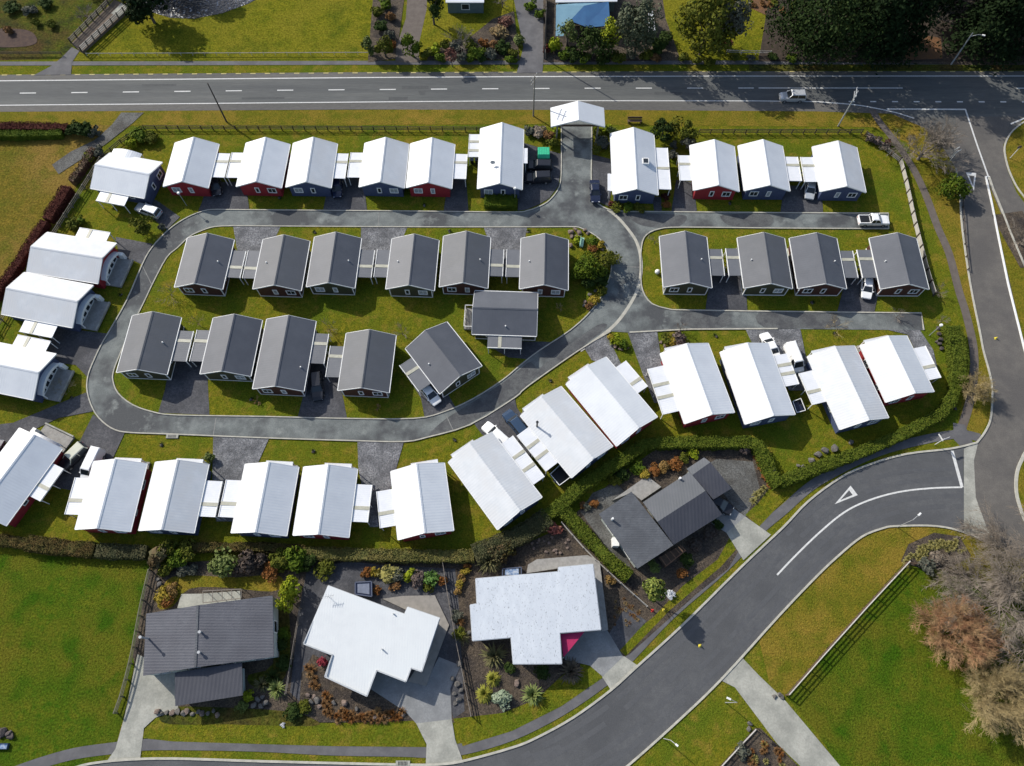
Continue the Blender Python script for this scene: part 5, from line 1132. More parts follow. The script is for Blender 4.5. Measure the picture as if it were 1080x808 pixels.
def bare(base, h, r, m, label, group=None, n=700, stems=7, trunk=.12, tw=.022, name='bare_tree', lean=(0, 0), upright=.9, cat='tree', droop=0.0):
    """leafless crown: limbs fork again and again into twigs that taper"""
    p = G(*base, 0); t = thing(name, p, 0, label, cat, group); rr = random.Random(int(base[0] * 7 + base[1])); tb, cb = MB(), MB()
    deep = 3 if n > 1000 else 2; th = h * .12 if stems > 9 else h * .25
    tb.tube((0, 0, -.05), (0, 0, th), trunk, trunk * .8, 8)
    def grow(p0, d, L, rad, lv):
        prev = p0; segs = 3
        for q in range(segs):
            d = (d + Vector((rr.gauss(0, .16), rr.gauss(0, .16), rr.gauss(.02 * upright - droop * (.10 + .06 * lv), .10)))).normalized()
            nx = prev + d * (L / segs); nx.z = max(.15, nx.z)
            r0 = rad * (1 - .25 * q); r1 = rad * (1 - .25 * (q + 1))
            (tb if lv == 0 and q == 0 else cb).tube(prev, nx, max(r0, tw * .6), max(r1, tw * .45), 5 if lv == 0 else 3, False); prev = nx
            if lv < deep:
                kids = (2 if q < segs - 1 else 3) if n < 2500 else (3 if q < segs - 1 else 4)
                if lv == 0 and q == 0: kids = 1
                for _ in range(kids):
                    v = Vector((rr.gauss(0, 1), rr.gauss(0, 1), rr.gauss(.15, .8))); v = (v - d * v.dot(d)).normalized()
                    grow(nx, (d + v * rr.uniform(.35, .95)).normalized(), L * rr.uniform(.40, .68), rad * .5, lv + 1)
    for k in range(stems):
        a = 6.283 * k / stems + rr.uniform(-.35, .35); e = rr.uniform(.25, 1.25) if stems > 9 else rr.uniform(.35, 1.1)
        d = Vector((math.cos(a) * math.cos(e) + lean[0] * .16, math.sin(a) * math.cos(e) + lean[1] * .16, math.sin(e) * h / max(r, 1) * .8)).normalized()
        grow(Vector((0, 0, th * rr.uniform(.7, 1))), d, r * rr.uniform(.5, .75), min(trunk * .55, .11), 0)
    cb.build('crown', m, t); tb.build('trunk', m if stems > 9 else BARKT, t); return t
def hedge(pts, width, h, m, label, group=None, dens=80, leaf=.14, bumpy=.06):
    width *= .86; h *= .9
    line = [G(x, y, h * .6) for x, y in smooth_line(pts, 4)]
    for q in line: q.z = 0
    L, Rr = ribbon_pts(line, width / 2 * .8); core = MB()
    for i in range(len(line) - 1):
        b = [Rr[i], Rr[i + 1], L[i + 1], L[i]]; core.hexa(b, [p + Vector((0, 0, h * .86)) for p in b])
    V, N = [], []
    for a, b in zip(line, line[1:]):
        d = b - a; ln = d.length
        if ln < .01: continue
        d = d / ln; nr = Vector((-d.y, d.x, 0)); cnt = int(dens * ln * (width + 2 * h))
        for _ in range(cnt):
            u = RNG.uniform(0, 1); q = RNG.uniform(0, width + 2 * h); c = a + d * (u * ln)
            wv = math.sin(c.x * 1.7 + c.y * 1.1) * .5 + math.sin(c.x * .6 - c.y * .83 + 1) * .5 + math.sin(c.x * 3.9 + c.y * 3.1 + 2) * .4
            j = RNG.gauss(0, bumpy) + .11 * wv
            if wv < -.75 and RNG.random() < .45: continue
            if q < h: V.append(c + nr * (width / 2 + j) + Vector((0, 0, q))); N.append(nr + Vector((0, 0, .3)))
            elif q < 2 * h: V.append(c - nr * (width / 2 + j) + Vector((0, 0, q - h))); N.append(-nr + Vector((0, 0, .3)))
            else: V.append(c + nr * (q - 2 * h - width / 2) + Vector((0, 0, h + j))); N.append(Vector((0, 0, 1)))
    lm = leaves(np.array([tuple(v) for v in V]), np.array([tuple(v) for v in N]), leaf, 'hedge', m)
    o = link('hedge', merge('hedge', [lm, core.mesh('hedge_core', m)], m)); return tag(o, label, 'hedge', group)

# ------------------------------------------------------------------ north side trees
gT = 'trees along the north side of the highway'
tree((856, 54), 14, 11.0, mat('black_green_foliage', (.013, .026, .008), (.028, .044, .011), 1.2, .8, spec=.06), 'big dark rounded evergreen tree behind the highway, right of the low pale fence', gT, 15000, .36, 60, trunk=.4, low=-.9)
conifer((912, 56), 20, 6.0, F_CON, 'dark conifer right beside the big rounded evergreen', gT)
conifer((944, 50), 21, 5.0, F_CON, 'dark conifer just left of the orange soil gap', gT)
conifer((978, 12), 22, 5.5, F_CON, 'dark conifer standing behind the orange soil gap', gT)
conifer((1030, 52), 20, 6.0, F_CON, 'dark conifer right behind the street light pole', gT)
conifer((1068, 55), 21, 6.5, F_CON, 'dark conifer at the right picture edge above the highway', gT)
conifer((1108, 50), 20, 6.5, F_CON, 'dark conifer at the top right corner beyond the frame edge', gT)
conifer((890, 20), 19, 5.5, F_CON, 'dark conifer behind the big rounded evergreen at the top edge', gT)
conifer((1002, -6), 22, 5.5, F_CON, 'dark conifer at the top edge behind the street light', gT)
conifer((1050, 8), 22, 6, F_CON, 'dark conifer at the top edge in the right corner', gT)
bare((985, 30), 7, 3.5, TWIGG, 'pale leafless tree between the dark conifers above the orange soil', gT, 260, tw=.035)
tree((738, 58), 13, 6.4, F_OLIVE, 'tall olive green tree with grey tints beside the low pale fence', gT, 5200, .42, 40, trunk=.3, clump=.27)
tree((758, 54), 11.5, 4.6, F_GREY, 'grey leaved gum tree touching the tall olive tree', gT, 2800, .36, 28, trunk=.25, clump=.27)
tree((669, 57), 11.8, 4.2, mat('dusty_green_foliage', (.040, .055, .024), (.075, .088, .045), 1.2, .75), 'tall dusty green tree in front of the tiny white shed', gT, 5200, .34, 34, trunk=.25, low=-.9)
tree((625, 60), 5.0, 4.3, F_DARK, 'wide dark bush tree below the blue shade sail', gT, 2600, .30, 24)
tree((641, 56), 7.0, 2.3, F_LIME, 'bright lime green tree at the right of the blue shade sail', gT, 900, .3, 14)
tree((598, 50), 6.0, 2.0, mat('mid_green_foliage', (.075, .105, .016), (.11, .135, .022), 1.2, .75), 'fresh green small tree at the left foot of the pale blue sail', gT, 700, .3, 12)
shrub(584, 47, 1.5, 2.6, F_LIME, 'yellow green shrub left below the pale blue sail', 'shrubs north of the highway')
shrub(577, 52, .9, 1.8, F_BURG, 'small burgundy shrub at the fence corner by the tall dark pole', 'shrubs north of the highway')
shrub(596, 56, 1.5, 1.8, F_GREEN, 'green shrub beside the burgundy one by the sail house', 'shrubs north of the highway')
shrub(610, 61, 1.2, 1.2, F_GREY, 'greyish low shrub below the dark bush tree', 'shrubs north of the highway')
shrub(665, 58, 1.3, 1.2, F_GREY, 'greyish low shrub at the foot of the dusty green tree', 'shrubs north of the highway')
shrub(695, 48, 2.2, 3, F_DARK, 'dark shrub right of the tiny white shed', 'shrubs north of the highway')
shrub(767, 46, 1.1, 1.8, F_PINK, 'coral pink shrub at the foot of the grey gum tree', 'shrubs north of the highway')
for x, y, r in ((720, 60, 1.2), (735, 64, 1.0), (748, 66, 1.1)): shrub(x, y, r, 1.2, F_OLIVE, 'low olive shrub at the foot of the tall olive tree', 'low shrubs under the olive tree')
for x, y, r in ((560, 5, 1.4), (570, 14, 1.2)): shrub(x, y, r, 1.8, F_GREEN, 'green shrub along the dark drive at the top, beside the weathered fence', 'shrubs beside the top drive')
tree((458, 26), 8, 2.4, F_DARK, 'dark evergreen tree left of the low teal grey house', gT, 1700, .36, 18, low=-.7)
bare((488, 55), 7.0, 3.6, TWIGG, 'grey leafless tree in front of the low teal grey house', gT, 600, tw=.035)
tree((477, 70), 3.6, 1.5, mat('russet_foliage', (.17, .06, .04), (.12, .055, .035), 1.2, .8), 'small russet crowned street tree on a thin pale trunk beside the path', gT, 520, .26, 10, trunk=.09, fill=.5)
tree((436, 60), 4.5, 2.2, F_GREEN, 'round green tree right of the brown side drive', gT, 1000, .32, 14)
tree((407, 60), 4.0, 1.9, F_OLIVE, 'bushy olive tree left of the brown side drive', gT, 900, .32, 14)
tree((392, 58), 3.6, 1.6, mat('mid_green_foliage', (.075, .105, .016)), 'bright green bush tree at the corner of the riverbank lawn', gT, 700, .3, 12)
for x, y, r, mm, lb in ((402, 28, 1.7, F_DARK, 'dark shrub'), (410, 38, 1.2, F_GREY, 'grey green shrub'), (398, 12, 1.3, F_OLIVE, 'olive shrub'), (412, 18, 1.1, F_BRWN, 'brown shrub'), (405, 4, 1.5, F_GREEN, 'green shrub'), (413, 48, 1.0, F_ORAN, 'orange brown shrub')):
    shrub(x, y, r, 1.6, mm, lb + ' in the planted strip left of the brown side drive', 'strip shrubs left of the side drive')
for x, y, r, mm, lb in ((458, 52, 1.4, F_LIME, 'lime green shrub'), (470, 48, 1.2, F_OLIVE, 'olive shrub'), (502, 56, 1.8, F_GREEN, 'green shrub'), (510, 45, 1.2, F_ORAN, 'orange shrub'), (526, 33, 2.0, mat('straw_foliage', (.24, .17, .07), (.19, .12, .05), 1.2, .8), 'straw coloured large shrub'), (535, 22, 1.7, mat('rust_foliage', (.13, .05, .03), (.10, .045, .03), 1.2, .8), 'rust coloured shrub'), (546, 42, 1.5, mat('mid_green_foliage', (.075, .105, .016)), 'fresh green shrub'), (530, 50, 2.0, F_DARK, 'dark shrub'), (517, 57, 1.3, F_GREY, 'grey green shrub'), (543, 56, 1.2, F_OLIVE, 'low olive shrub'), (487, 60, 1.2, F_GREY, 'grey leaved low shrub')):
    shrub(x, y, r, 1.7, mm, lb + ' in the front garden of the low teal grey house', 'front garden shrubs north of the highway')
bare((530, 8), 4, 2.0, TWIGG, 'small leafless tree at the top beside the dark drive', gT, 200, tw=.03)
for x, y, r, h, mm, lb in ((450, 56, 1.4, 1.6, F_OLIVE, 'olive shrub by the side drive corner'), (464, 60, 1.3, 1.4, F_GREEN, 'green shrub behind the russet street tree'), (494, 48, 1.5, 1.6, F_OLIVE, 'olive shrub under the grey leafless tree'), (482, 47, 1.4, 1.5, F_GREY, 'grey shrub under the grey leafless tree'), (520, 48, 1.4, 1.5, F_BRWN, 'brown shrub between the straw and green shrubs'), (508, 60, 1.2, 1.3, F_DARK, 'dark low shrub by the path'), (496, 61, 1.1, 1.2, F_GREEN, 'green low shrub by the path'), (538, 62, 1.2, 1.3, F_GREEN, 'green low shrub at the drive corner')):
    shrub(x, y, r, h, mm, lb + ' in the front garden at the top', 'front garden shrubs north of the highway')
for x, y, r, h, mm, lb in ((606, 58, 1.7, 2.2, F_DARK, 'dark shrub at the left end'), (616, 62, 1.5, 1.6, F_GREEN, 'green shrub at the left'), (636, 62, 1.6, 1.7, F_DARK, 'dark shrub in the middle'), (650, 61, 1.7, 1.8, F_OLIVE, 'olive shrub in the middle'), (682, 58, 1.7, 1.6, F_OLIVE, 'olive shrub at the right'), (690, 60, 1.4, 1.3, F_BRWN, 'brown shrub at the right end'), (702, 40, 1.8, 2.0, F_DARK, 'dark shrub behind the right end'), (645, 30, 1.8, 3.0, F_DARK, 'dark shrub beside the sail')):
    shrub(x, y, r, h, mm, lb + ' of the dense planting below the blue shade sail', 'dense planting below the blue shade sail')
for x, y, r, h, mm, lb in ((776, 60, 1.0, 1.0, F_OLIVE, 'olive'), (792, 61, .9, .9, F_GREY, 'greyish'), (815, 60, 1.2, 1.2, F_DARK, 'dark'), (836, 62, 1.3, 1.2, F_GREEN, 'green')):
    shrub(x, y, r, h, mm, lb + ' low shrub below the pale wooden fence at the top', 'low shrubs below the pale wooden fence')
# creek side
tree((163, 24), 7.5, 4.6, F_CON, 'dark spreading tree at the creek, right of the timber bridge', gT, 3600, .45, 26, trunk=.3, low=-.7)
tree((148, -28), 11, 5, F_DARK, 'dark tree above the top edge by the creek', gT, 2600, .5, 22)
tree((186, -22), 11, 5, F_DARK, 'second dark tree above the top edge over the creek', gT, 2600, .5, 22)
tree((98, -16), 6, 3.6, F_GREY, 'grey green shrub tree left of the bridge at the top', gT, 1200, .36, 18)
bare((92, 18), 1.2, 2.0, TWIGG, 'pile of grey dead branches left of the timber bridge', None, 160, tw=.04, name='branch_pile', cat='branches')
for x, y, r, mm in ((12, 8, 2.2, F_DARK), (30, 10, 1.6, F_GREY), (48, 4, 1.7, F_DARK), (8, 32, 1.0, F_BRWN), (54, 26, 1.2, F_OLIVE), (38, 24, 1.0, F_OLIVE)):
    shrub(x, y, r, 1.2, mm, {F_DARK: 'low dark scrub bush on the rough bank', F_GREY: 'low greyish scrub bush on the rough bank', F_BRWN: 'low brown scrub bush on the rough bank', F_OLIVE: 'low olive scrub bush on the rough bank'}[mm] + ' at the top left', 'scrub bushes on the rough bank')
sheet('bare_soil', smooth_line([(-10, 32), (22, 31), (36, 36), (38, 46), (18, 50), (-10, 48)], 4, True), mat('dark_bare_soil', (.045, .026, .022), (.07, .042, .03), 1.2, .95), .012)
for k in range(20):
    x = 786 + RNG.uniform(0, 55); shrub(x, RNG.uniform(-6, 4 + (x - 786) * .2), RNG.uniform(.5, 1.0), .6, RNG.choice([F_BRWN, F_ORAN, F_OLIVE]), 'low brownish shrub on the orange bank beyond the grass at the top', 'low shrubs on the orange bank')

# ------------------------------------------------------------------ hedges
hedge([(-30, 134), (40, 134.5), (72, 135.5)], 1.9, 1.5, F_BURG, 'burgundy hedge strip behind the green one along the highway at the left', 'boundary hedges')
hedge([(-30, 142), (20, 142.5), (66, 141)], 1.6, 1.4, F_GREEN, 'green hedge strip in front of the burgundy one at the left', 'boundary hedges')
shrub(78, 136, 1.6, 2.2, F_DARK, 'dark shrub at the right end of the burgundy and green hedges', 'shrubs at the paddock gate')
shrub(88, 137, 2.0, 2.0, F_DARK, 'second dark shrub at the end of the double hedge by the gravel track', 'shrubs at the paddock gate')
shrub(98, 139, 1.4, 1.5, F_GREY, 'greyish shrub beside the gravel track', 'shrubs at the paddock gate')
hedge([(99, 157), (88, 175), (76, 192)], 1.4, 1.5, mat('mixed_burgundy_foliage', (.075, .026, .02), (.10, .075, .025), .8, .8), 'thin mottled hedge along the fence beside the gravel track', 'boundary hedges')
hedge([(72, 198), (62, 214), (50, 232)], 2.2, 1.7, F_BURG, 'burgundy hedge below the mottled one on the west fence', 'boundary hedges')
hedge([(48, 234), (30, 262), (14, 286), (-10, 318)], 1.8, 1.6, F_BURG, 'long burgundy hedge beside the dry paddock down to the left edge', 'boundary hedges')
shrub(93, 166, 1.0, 1.6, F_LIME, 'yellow green shrub in the mottled fence hedge', 'shrubs along the west fence')
shrub(104, 160, 1.3, 1.6, F_GREY, 'grey green shrub at the corner of the west fence', 'shrubs along the west fence')
hedge([(-20, 567), (10, 571), (30, 574)], 1.8, 1.4, F_HEDB, 'dark brown green hedge end at the left edge above the field', 'boundary hedges')
hedge([(30, 573), (70, 578), (100, 580)], 2.4, 1.5, F_HEDB, 'brown topped clipped hedge between the leftmost south lawns and the field', 'boundary hedges')
hedge([(102, 581), (128, 582), (155, 583)], 2.2, 1.4, mat('dull_hedge_foliage', (.045, .052, .015), (.065, .06, .02), 1, .8), 'dull green hedge continuing right of the brown topped one', 'boundary hedges')
hedge([(322, 583.5), (390, 585.5), (470, 587), (500, 586)], 1.9, 1.5, mat('olive_hedge_foliage', (.085, .090, .016), (.13, .11, .024), 1, .8), 'long clipped olive hedge behind the bright white roofed house', 'boundary hedges')
hedge([(196, 578), (262, 577), (322, 580)], 1.4, 1.3, F_HEDB, 'brown green hedge behind the round bushes above the tiled house', 'boundary hedges')
hedge([(500, 585), (530, 573), (556, 560), (578, 545)], 3.0, 1.8, mat('dull_hedge_foliage', (.045, .052, .015)), 'dark wide hedge below the diagonal white roofs', 'boundary hedges')
hedge([(572, 546), (590, 534), (612, 514)], 2.0, 1.7, F_HEDG, 'bright clipped hedge piece beside the black tray trailer', 'boundary hedges')
hedge([(612, 514), (636, 498), (660, 483)], 2.0, 1.8, F_HEDG, 'clipped hedge climbing under the third diagonal roof', 'boundary hedges')
hedge([(658, 484), (672, 474), (690, 468), (740, 467), (782, 467)], 2.0, 1.6, F_HEDG, 'long straight green hedge above the charcoal roofed house', 'boundary hedges')
hedge([(782, 467), (797, 469), (806, 484), (813, 500), (822, 512)], 2.3, 1.7, F_HEDG, 'green hedge bending down at the right of the charcoal roofed house', 'boundary hedges')
hedge([(822, 509), (850, 498), (880, 487), (912, 475), (945, 461), (975, 446)], 1.9, 1.5, F_HEDG, 'long curved green hedge above the lower road', 'boundary hedges')
hedge([(975, 446), (992, 436), (1004, 419), (1008, 404)], 1.8, 1.5, F_HEDG, 'green hedge rounding the corner under the tan bare shrub', 'boundary hedges')
hedge([(1010, 405), (1011, 385), (1009, 365), (1004, 345)], 2.9, 1.8, F_HEDG, 'thick green hedge rising beside the boulder row at the right', 'boundary hedges')
hedge([(594, 538), (616, 562), (640, 588), (664, 609)], 2.1, 1.5, F_HEDG, 'bright diagonal hedge left of the charcoal roofed house', 'boundary hedges')
hedge([(511, 212), (545, 213)], 3.0, 1.25, F_GREEN, 'leafy green bed under the front wall of the reception house', 'boundary hedges')

# ------------------------------------------------------------------ village shrubs
gv = 'shrubs in the village gardens'
tree((154, 243), 2.8, 2.0, F_OLIVE, 'round olive bush tree on the corner lawn by the north west bend', None, 1000, .24, 14, trunk=.1)
for x, y, r, h, mm, lb in (
    (170, 240, .7, 1.0, F_GREY, 'small grey shrub beside the round olive bush tree'),
    (148, 143, 2.2, 1.7, F_GREEN, 'spreading green shrub behind the corner house at the north west'), (160, 146, 1.6, 1.5, F_OLIVE, 'olive shrub right of the spreading green shrub'),
    (138, 150, 1.3, 1.5, F_LIME, 'yellow green shrub left of the spreading green shrub'),
    (77, 236, 1.3, 1.4, F_OLIVE, 'olive shrub above the red arched porch cottage by the fence'), (84, 232, 1.0, 1.2, F_GREEN, 'green shrub beside the olive one above the arched porch cottage'),
    (220, 482, 1.0, 1.3, mat('mid_green_foliage', (.075, .105, .016)), 'round green bush at the corner of a navy south row cottage'),
    (568, 140, 1.7, 1.5, mat('mauve_grey_foliage', (.15, .12, .09), (.21, .17, .125), 1.6, .8), 'mauve grey shrub between reception and the entrance portal'), (560, 138, 1.4, 1.4, F_GREY, 'grey shrub next to the reception roof'),
    (578, 144, 1.3, 1.3, F_BRWN, 'brownish shrub just left of the entrance portal'), (583, 150, 1.2, 1.4, F_OLIVE, 'olive shrub at the left kerb under the portal'),
    (586, 138, .8, 1.2, F_LIME, 'lime shrub at the left foot of the portal'),
    (629, 140, 1.2, 1.3, F_OLIVE, 'olive shrub at the right foot of the portal'), (638, 135, 1.3, 1.4, F_LIME, 'lime shrub behind the manager house by the dark bench'), (634, 150, 1.4, 1.2, F_GREY, 'grey shrub along the right side of the entrance drive'),
    (646, 138, 1.1, 1.3, mat('mid_green_foliage', (.075, .105, .016)), 'green shrub behind the manager house'), (630, 158, 1.0, 1.1, F_OLIVE, 'low olive shrub at the right side of the entrance drive'),
    (650, 218, 1.2, .9, F_OLIVE, 'olive shrub in the bed before the manager house'), (662, 219, 1.2, .9, F_GREEN, 'green shrub in the bed before the manager house'), (675, 219, 1.1, .9, F_OLIVE, 'second olive shrub in the bed before the manager house'), (645, 215, .8, .9, F_BURG, 'burgundy shrub in the bed before the manager house'),
    (703, 216, .9, .9, F_ORAN, 'rusty shrub between the gravel strip and the neighbouring drive'), (702, 207, .8, .8, F_BURG, 'small burgundy shrub right of the manager house'),
    (709, 163, 1.0, 1.2, F_GREY, 'grey shrub between the manager house and the red cottage'), (711, 153, .8, 1.6, F_GREY, 'slim grey shrub below the dark tree cluster'),
    (614, 284, 2.1, 2.4, F_GREEN, 'big olive green shrub at the left of the planted island'),
    (643, 272, 1.7, 2.0, F_OLIVE, 'olive shrub at the right rim of the planted island'), (634, 292, 1.9, 2.2, F_DARK, 'dark green shrub low in the planted island'), (622, 298, 1.5, 1.8, F_DARK, 'second dark green shrub low in the planted island'),
    (624, 254, 1.2, 1.0, F_GREEN, 'green low shrub right of the green bench on the island'), (608, 253, .9, .9, F_LIME, 'lime low shrub left of the green bench on the island'), (633, 258, .8, .8, F_YEL, 'yellow low shrub on the island rim'), (625, 263, 1.0, .8, F_ORAN, 'rusty low shrub beside the green bench'),
    (636, 305, 1.2, 1.2, F_OLIVE, 'olive shrub at the lower end of the island planting'), (627, 316, .9, .9, F_YEL, 'yellowish low shrub at the island tip'), (621, 322, .8, .7, F_BRWN, 'brown low shrub at the island tip'),
    (651, 358, 1.2, 1.2, F_LIME, 'lime shrub at the corner between two gravel drives below the loop'), (657, 362, 1.0, 1.0, F_GREEN, 'green shrub at the corner between two gravel drives below the loop'), (645, 356, .8, .8, F_YEL, 'yellowish shrub at the kerb corner below the loop'),
    (702, 357, 1.1, .9, F_OLIVE, 'olive shrub in the bed by the right end of the gravel drive'), (709, 359, 1.0, .9, F_YEL, 'yellow shrub beside the olive one by the gravel drive'), (716, 357, 1.3, 1.2, mat('purple_grey_foliage', (.095, .07, .06), (.13, .095, .08), 1.2, .8), 'purple grey shrub by the gravel drive of the south row'),
    (936, 151, .8, 1.0, F_BURG, 'dark climbing shrub on the fence end')):
    shrub(x, y, r, h, mm, lb, gv)
tree((621, 287), 4.4, 2.9, F_GREEN, 'tallest green tree of the planted island, in its middle', None, 2000, .22, 18, trunk=.12)
tree((636, 284), 4.0, 2.5, F_OLIVE, 'olive tree in the planted island nearer the road', None, 1000, .24, 14, trunk=.12)
tree((697, 147), 4.0, 2.3, F_DARK, 'dark green tree behind the manager house', None, 1400, .28, 16, trunk=.14)
tree((719, 146), 3.8, 2.6, F_OLIVE, 'wide olive tree right of the dark one behind the manager house', None, 1400, .28, 16, trunk=.14)
tree((723, 157), 2.6, 1.4, F_GREY, 'silvery grey small tree below the wide olive tree', None, 600, .24, 10, trunk=.08)
tree((1001, 205), 3.4, 2.9, F_GREEN, 'round green tree on the verge left of the give way triangle', None, 1800, .28, 18, trunk=.16)
for x, y in ((918, 146), (926, 149), (934, 155)): shrub(x, y, .9, 1.4, mat('purple_grey_foliage', (.095, .07, .06)), 'purple grey shrub climbing over the fence at the north east corner', 'purple grey shrubs on the corner fence')
# bare small trees on village lawns
for x, y, r, h, mm, lb in ((182, 313, 2.6, 2.6, TWIGG, 'small grey leafless tree on the lawn left inside the loop'), (210, 343, 1.6, 2.0, TWIGT, 'small tan leafless shrub above the lower grey row'), (349, 350, 1.8, 2.6, TWIGG, 'grey leafless tree between two grey roofs inside the loop'), (425, 354, 1.9, 2.4, TWIGG, 'pale leafless tree left of the diagonal grey house'),
    (690, 257, 2.0, 2.6, TWIGG, 'leafless tree on the lawn corner where the east row begins'), (987, 310, 1.6, 2.4, TWIGG, 'leafless tree below the rightmost grey roof'), (992, 340, 1.3, 2.2, TWIGG, 'leafless shrub behind the white topped lamp post'), (880, 345, 2.0, 1.5, TWIGT, 'tan leafless shrub spilling onto the east lower road'), (717, 348, 1.5, 2.4, TWIGG, 'thin leafless tree at the edge of the east lower road'), (945, 335, 1.6, 2.2, TWIGG, 'faint leafless tree overhanging the road end'), (70, 410, 1.8, .9, TWIGT, 'low tan twiggy shrub beside the deck at the left bend'), (590, 325, .9, .8, TWIGT, 'low twiggy shrub on the lawn inside the loop'), (272, 424, .7, .8, TWIGP, 'small russet shrub on the lawn of the long brown cottage'), (399, 431, .7, .8, TWIGP, 'small russet shrub before the fourth lower row cottage')):
    bare((x, y), h, r, mm, lb, 'leafless small trees in the village', 170 if r > 1 else 70, 5, .05, .016)
# lawn ornaments: small rock and plant clusters
for (x, y), where in (((331, 245), 'above the third roof of the upper grey row'), ((170, 469), 'above the second white roof of the south row'), ((331, 476), 'left of the south gravel drive'), ((479, 464), 'beside the white car of the diagonal roofs'), ((755, 354), 'left of the two-car gravel drive'), ((881, 352), 'right of the two-car gravel drive'), ((475, 244), 'above the fifth roof of the upper grey row'), ((557, 244), 'above the sixth roof of the upper grey row'),
    ((127, 311), 'below the arched porches on the left'), ((75, 420), 'beside the deck at the left bend'), ((295, 209), 'below the second red house of the highway row'), ((447, 216), 'below the red house beside reception'), ((581, 402), 'above the diagonal white roofs'), ((265, 421), 'below the long brown cottage'), ((857, 319), 'below the third roof of the east row'), ((770, 214), 'below the red house right of the entrance')):
    for j in range(2): rock(x + RNG.uniform(-1.6, 1.6), y + RNG.uniform(-.9, .9), RNG.uniform(.22, .36), ROCKD if j else ROCK, 'small %s stone of the lawn ornament %s' % ('dark' if j else 'grey', where), 'stones of the lawn ornaments')
    spiky(x + RNG.uniform(-1, 1), y - .8, .5, .5, F_DARK, 'dark tuft of the lawn ornament ' + where, 'tufts of the lawn ornaments', 40, .4, 'grass_tuft')
# ------------------------------------------------------------------ rocks
for x, y, r in ((602, 244, .7), (607, 242, .6), (611, 245, .7), (603, 249, .6), (609, 249, .55), (617, 243, .6), (620, 246, .5), (602, 259, .75), (631, 261, .6), (635, 263, .5)):
    rock(x, y, r, ROCKP, 'pinkish boulder edging the top of the planted island', 'pink boulders on the planted island')
for x, y, r in ((617, 318, .5), (622, 311, .6), (628, 307, .45), (616, 322, .5), (649, 366, .6), (655, 368, .55), (661, 367, .5), (646, 364, .5), (701, 365, .5), (697, 361, .4)):
    rock(x, y, r, ROCKP if x % 2 else ROCK, '%s boulder among the low planting beside the loop road' % ('pinkish' if x % 2 else 'grey'), 'boulders beside the loop road')
for x, y, r in ((847, 492, .6), (856, 485, .7), (863, 479, .85), (871, 475, .8), (880, 472, 1.0), (898, 466, .6), (842, 491, .4)):
    rock(x, y, r, ROCK, 'grey boulder in the row on the lawn above the curved hedge', 'boulder row above the curved hedge')
for x, y, r in ((990, 352, .6), (992, 358, .65), (991, 363, .6), (993, 368, .6), (988, 360, .45), (990, 346, .5)):
    rock(x, y, r, ROCKD, 'brown boulder in the column beside the thick hedge at the dead end', 'boulder column at the dead end')
for x, y, r in ((1001, 424, .6), (1004, 428, .5), (1000, 430, .6), (1006, 422, .5), (996, 434, .35), (1008, 431, .4)):
    rock(x, y, r, ROCKD, 'dark boulder under the tan bare shrub by the hedge corner', 'dark boulders at the hedge corner')
# garden of the tiled house
gA = 'shrubs round the tiled house'
for x, y, r, h, mm, lb in (
    (165, 585, 2.0, 2.4, mat('autumn_green_foliage', (.06, .058, .018), (.115, .065, .025), .9, .8), 'autumn tinted bush at the left end of the row above the tiled house'), (177, 577, 1.7, 2.4, F_OLIVE, 'olive bush behind the autumn tinted one'), (188, 590, 1.8, 2.0, F_GREEN, 'green bush in the middle of the left cluster above the tiled house'), (197, 582, 1.6, 2.0, F_OLIVE, 'olive bush right of the left cluster'), (175, 602, 1.1, 1.4, F_OLIVE, 'low olive bush under the left cluster'), (192, 600, 1.0, 1.2, F_GREY, 'grey green low bush under the left cluster'),
    (236, 595, 2.2, 2.4, mat('mid_green_foliage', (.075, .105, .016)), 'round bright green bush above the tiled house'), (262, 592, 2.0, 2.0, mat('purple_brown_foliage', (.045, .034, .026), (.075, .05, .036), 1.2, .8), 'purple brown bush right of the round bright green bush'), (275, 589, 1.2, 1.8, mat('purple_brown_foliage', (.045, .034, .026)), 'smaller purple brown bush in the same row'),
    (203, 602, .9, .8, F_GREY, 'pale grey low tuft above the terrace'), (171, 628, 1.3, 1.2, F_YEL, 'bright yellow shrub left of the terrace'), (177, 634, 1.0, 1.0, F_ORAN, 'orange shrub below the bright yellow one'), (181, 622, 1.0, 1.0, mat('amber_foliage', (.22, .13, .03), (.17, .10, .03), 1.2, .8), 'amber shrub beside the bright yellow one'),
    (287, 602, 1.6, 1.4, F_ORAN, 'rusty orange shrub right of the purple brown bushes'), (294, 592, 1.8, 2.0, F_OLIVE, 'olive shrub above the rusty orange one'), (312, 590, 2.2, 2.2, F_GREEN, 'green shrub between the hedge and the lime tree'), (325, 592, 1.6, 1.8, F_DARK, 'dark shrub at the top of the wire fence'), (345, 596, 1.7, 1.3, F_OLIVE, 'olive spreading shrub behind the white house spa'),
    (300, 700, 1.2, 1.0, F_DARK, 'dark shrub between the tiled house and the wire fence'), (296, 680, 1.1, 1.0, F_DARK, 'dark shrub right of the tiled house wall'), (300, 668, 1.0, 1.0, F_GREEN, 'green shrub right of the tiled house wall'), (262, 734, .9, 1.0, F_LIME, 'lime shrub at the corner of the ribbed garage roof'), (255, 744, .9, .9, mat('mid_green_foliage', (.075, .105, .016)), 'fresh green shrub below the ribbed garage roof'), (310, 750, 1.3, 1.0, F_DARK, 'dark mottled shrub by the edge of the front lawn'), (320, 746, 1.0, .9, F_OLIVE, 'olive shrub beside the dark mottled one')):
    shrub(x, y, r, h, mm, lb, gA)
tree((312, 622), 4.2, 1.7, F_LIME, 'lime green rounded tree between tiled house and bright white house', None, 900, .26, 9, trunk=.1, clump=.42)
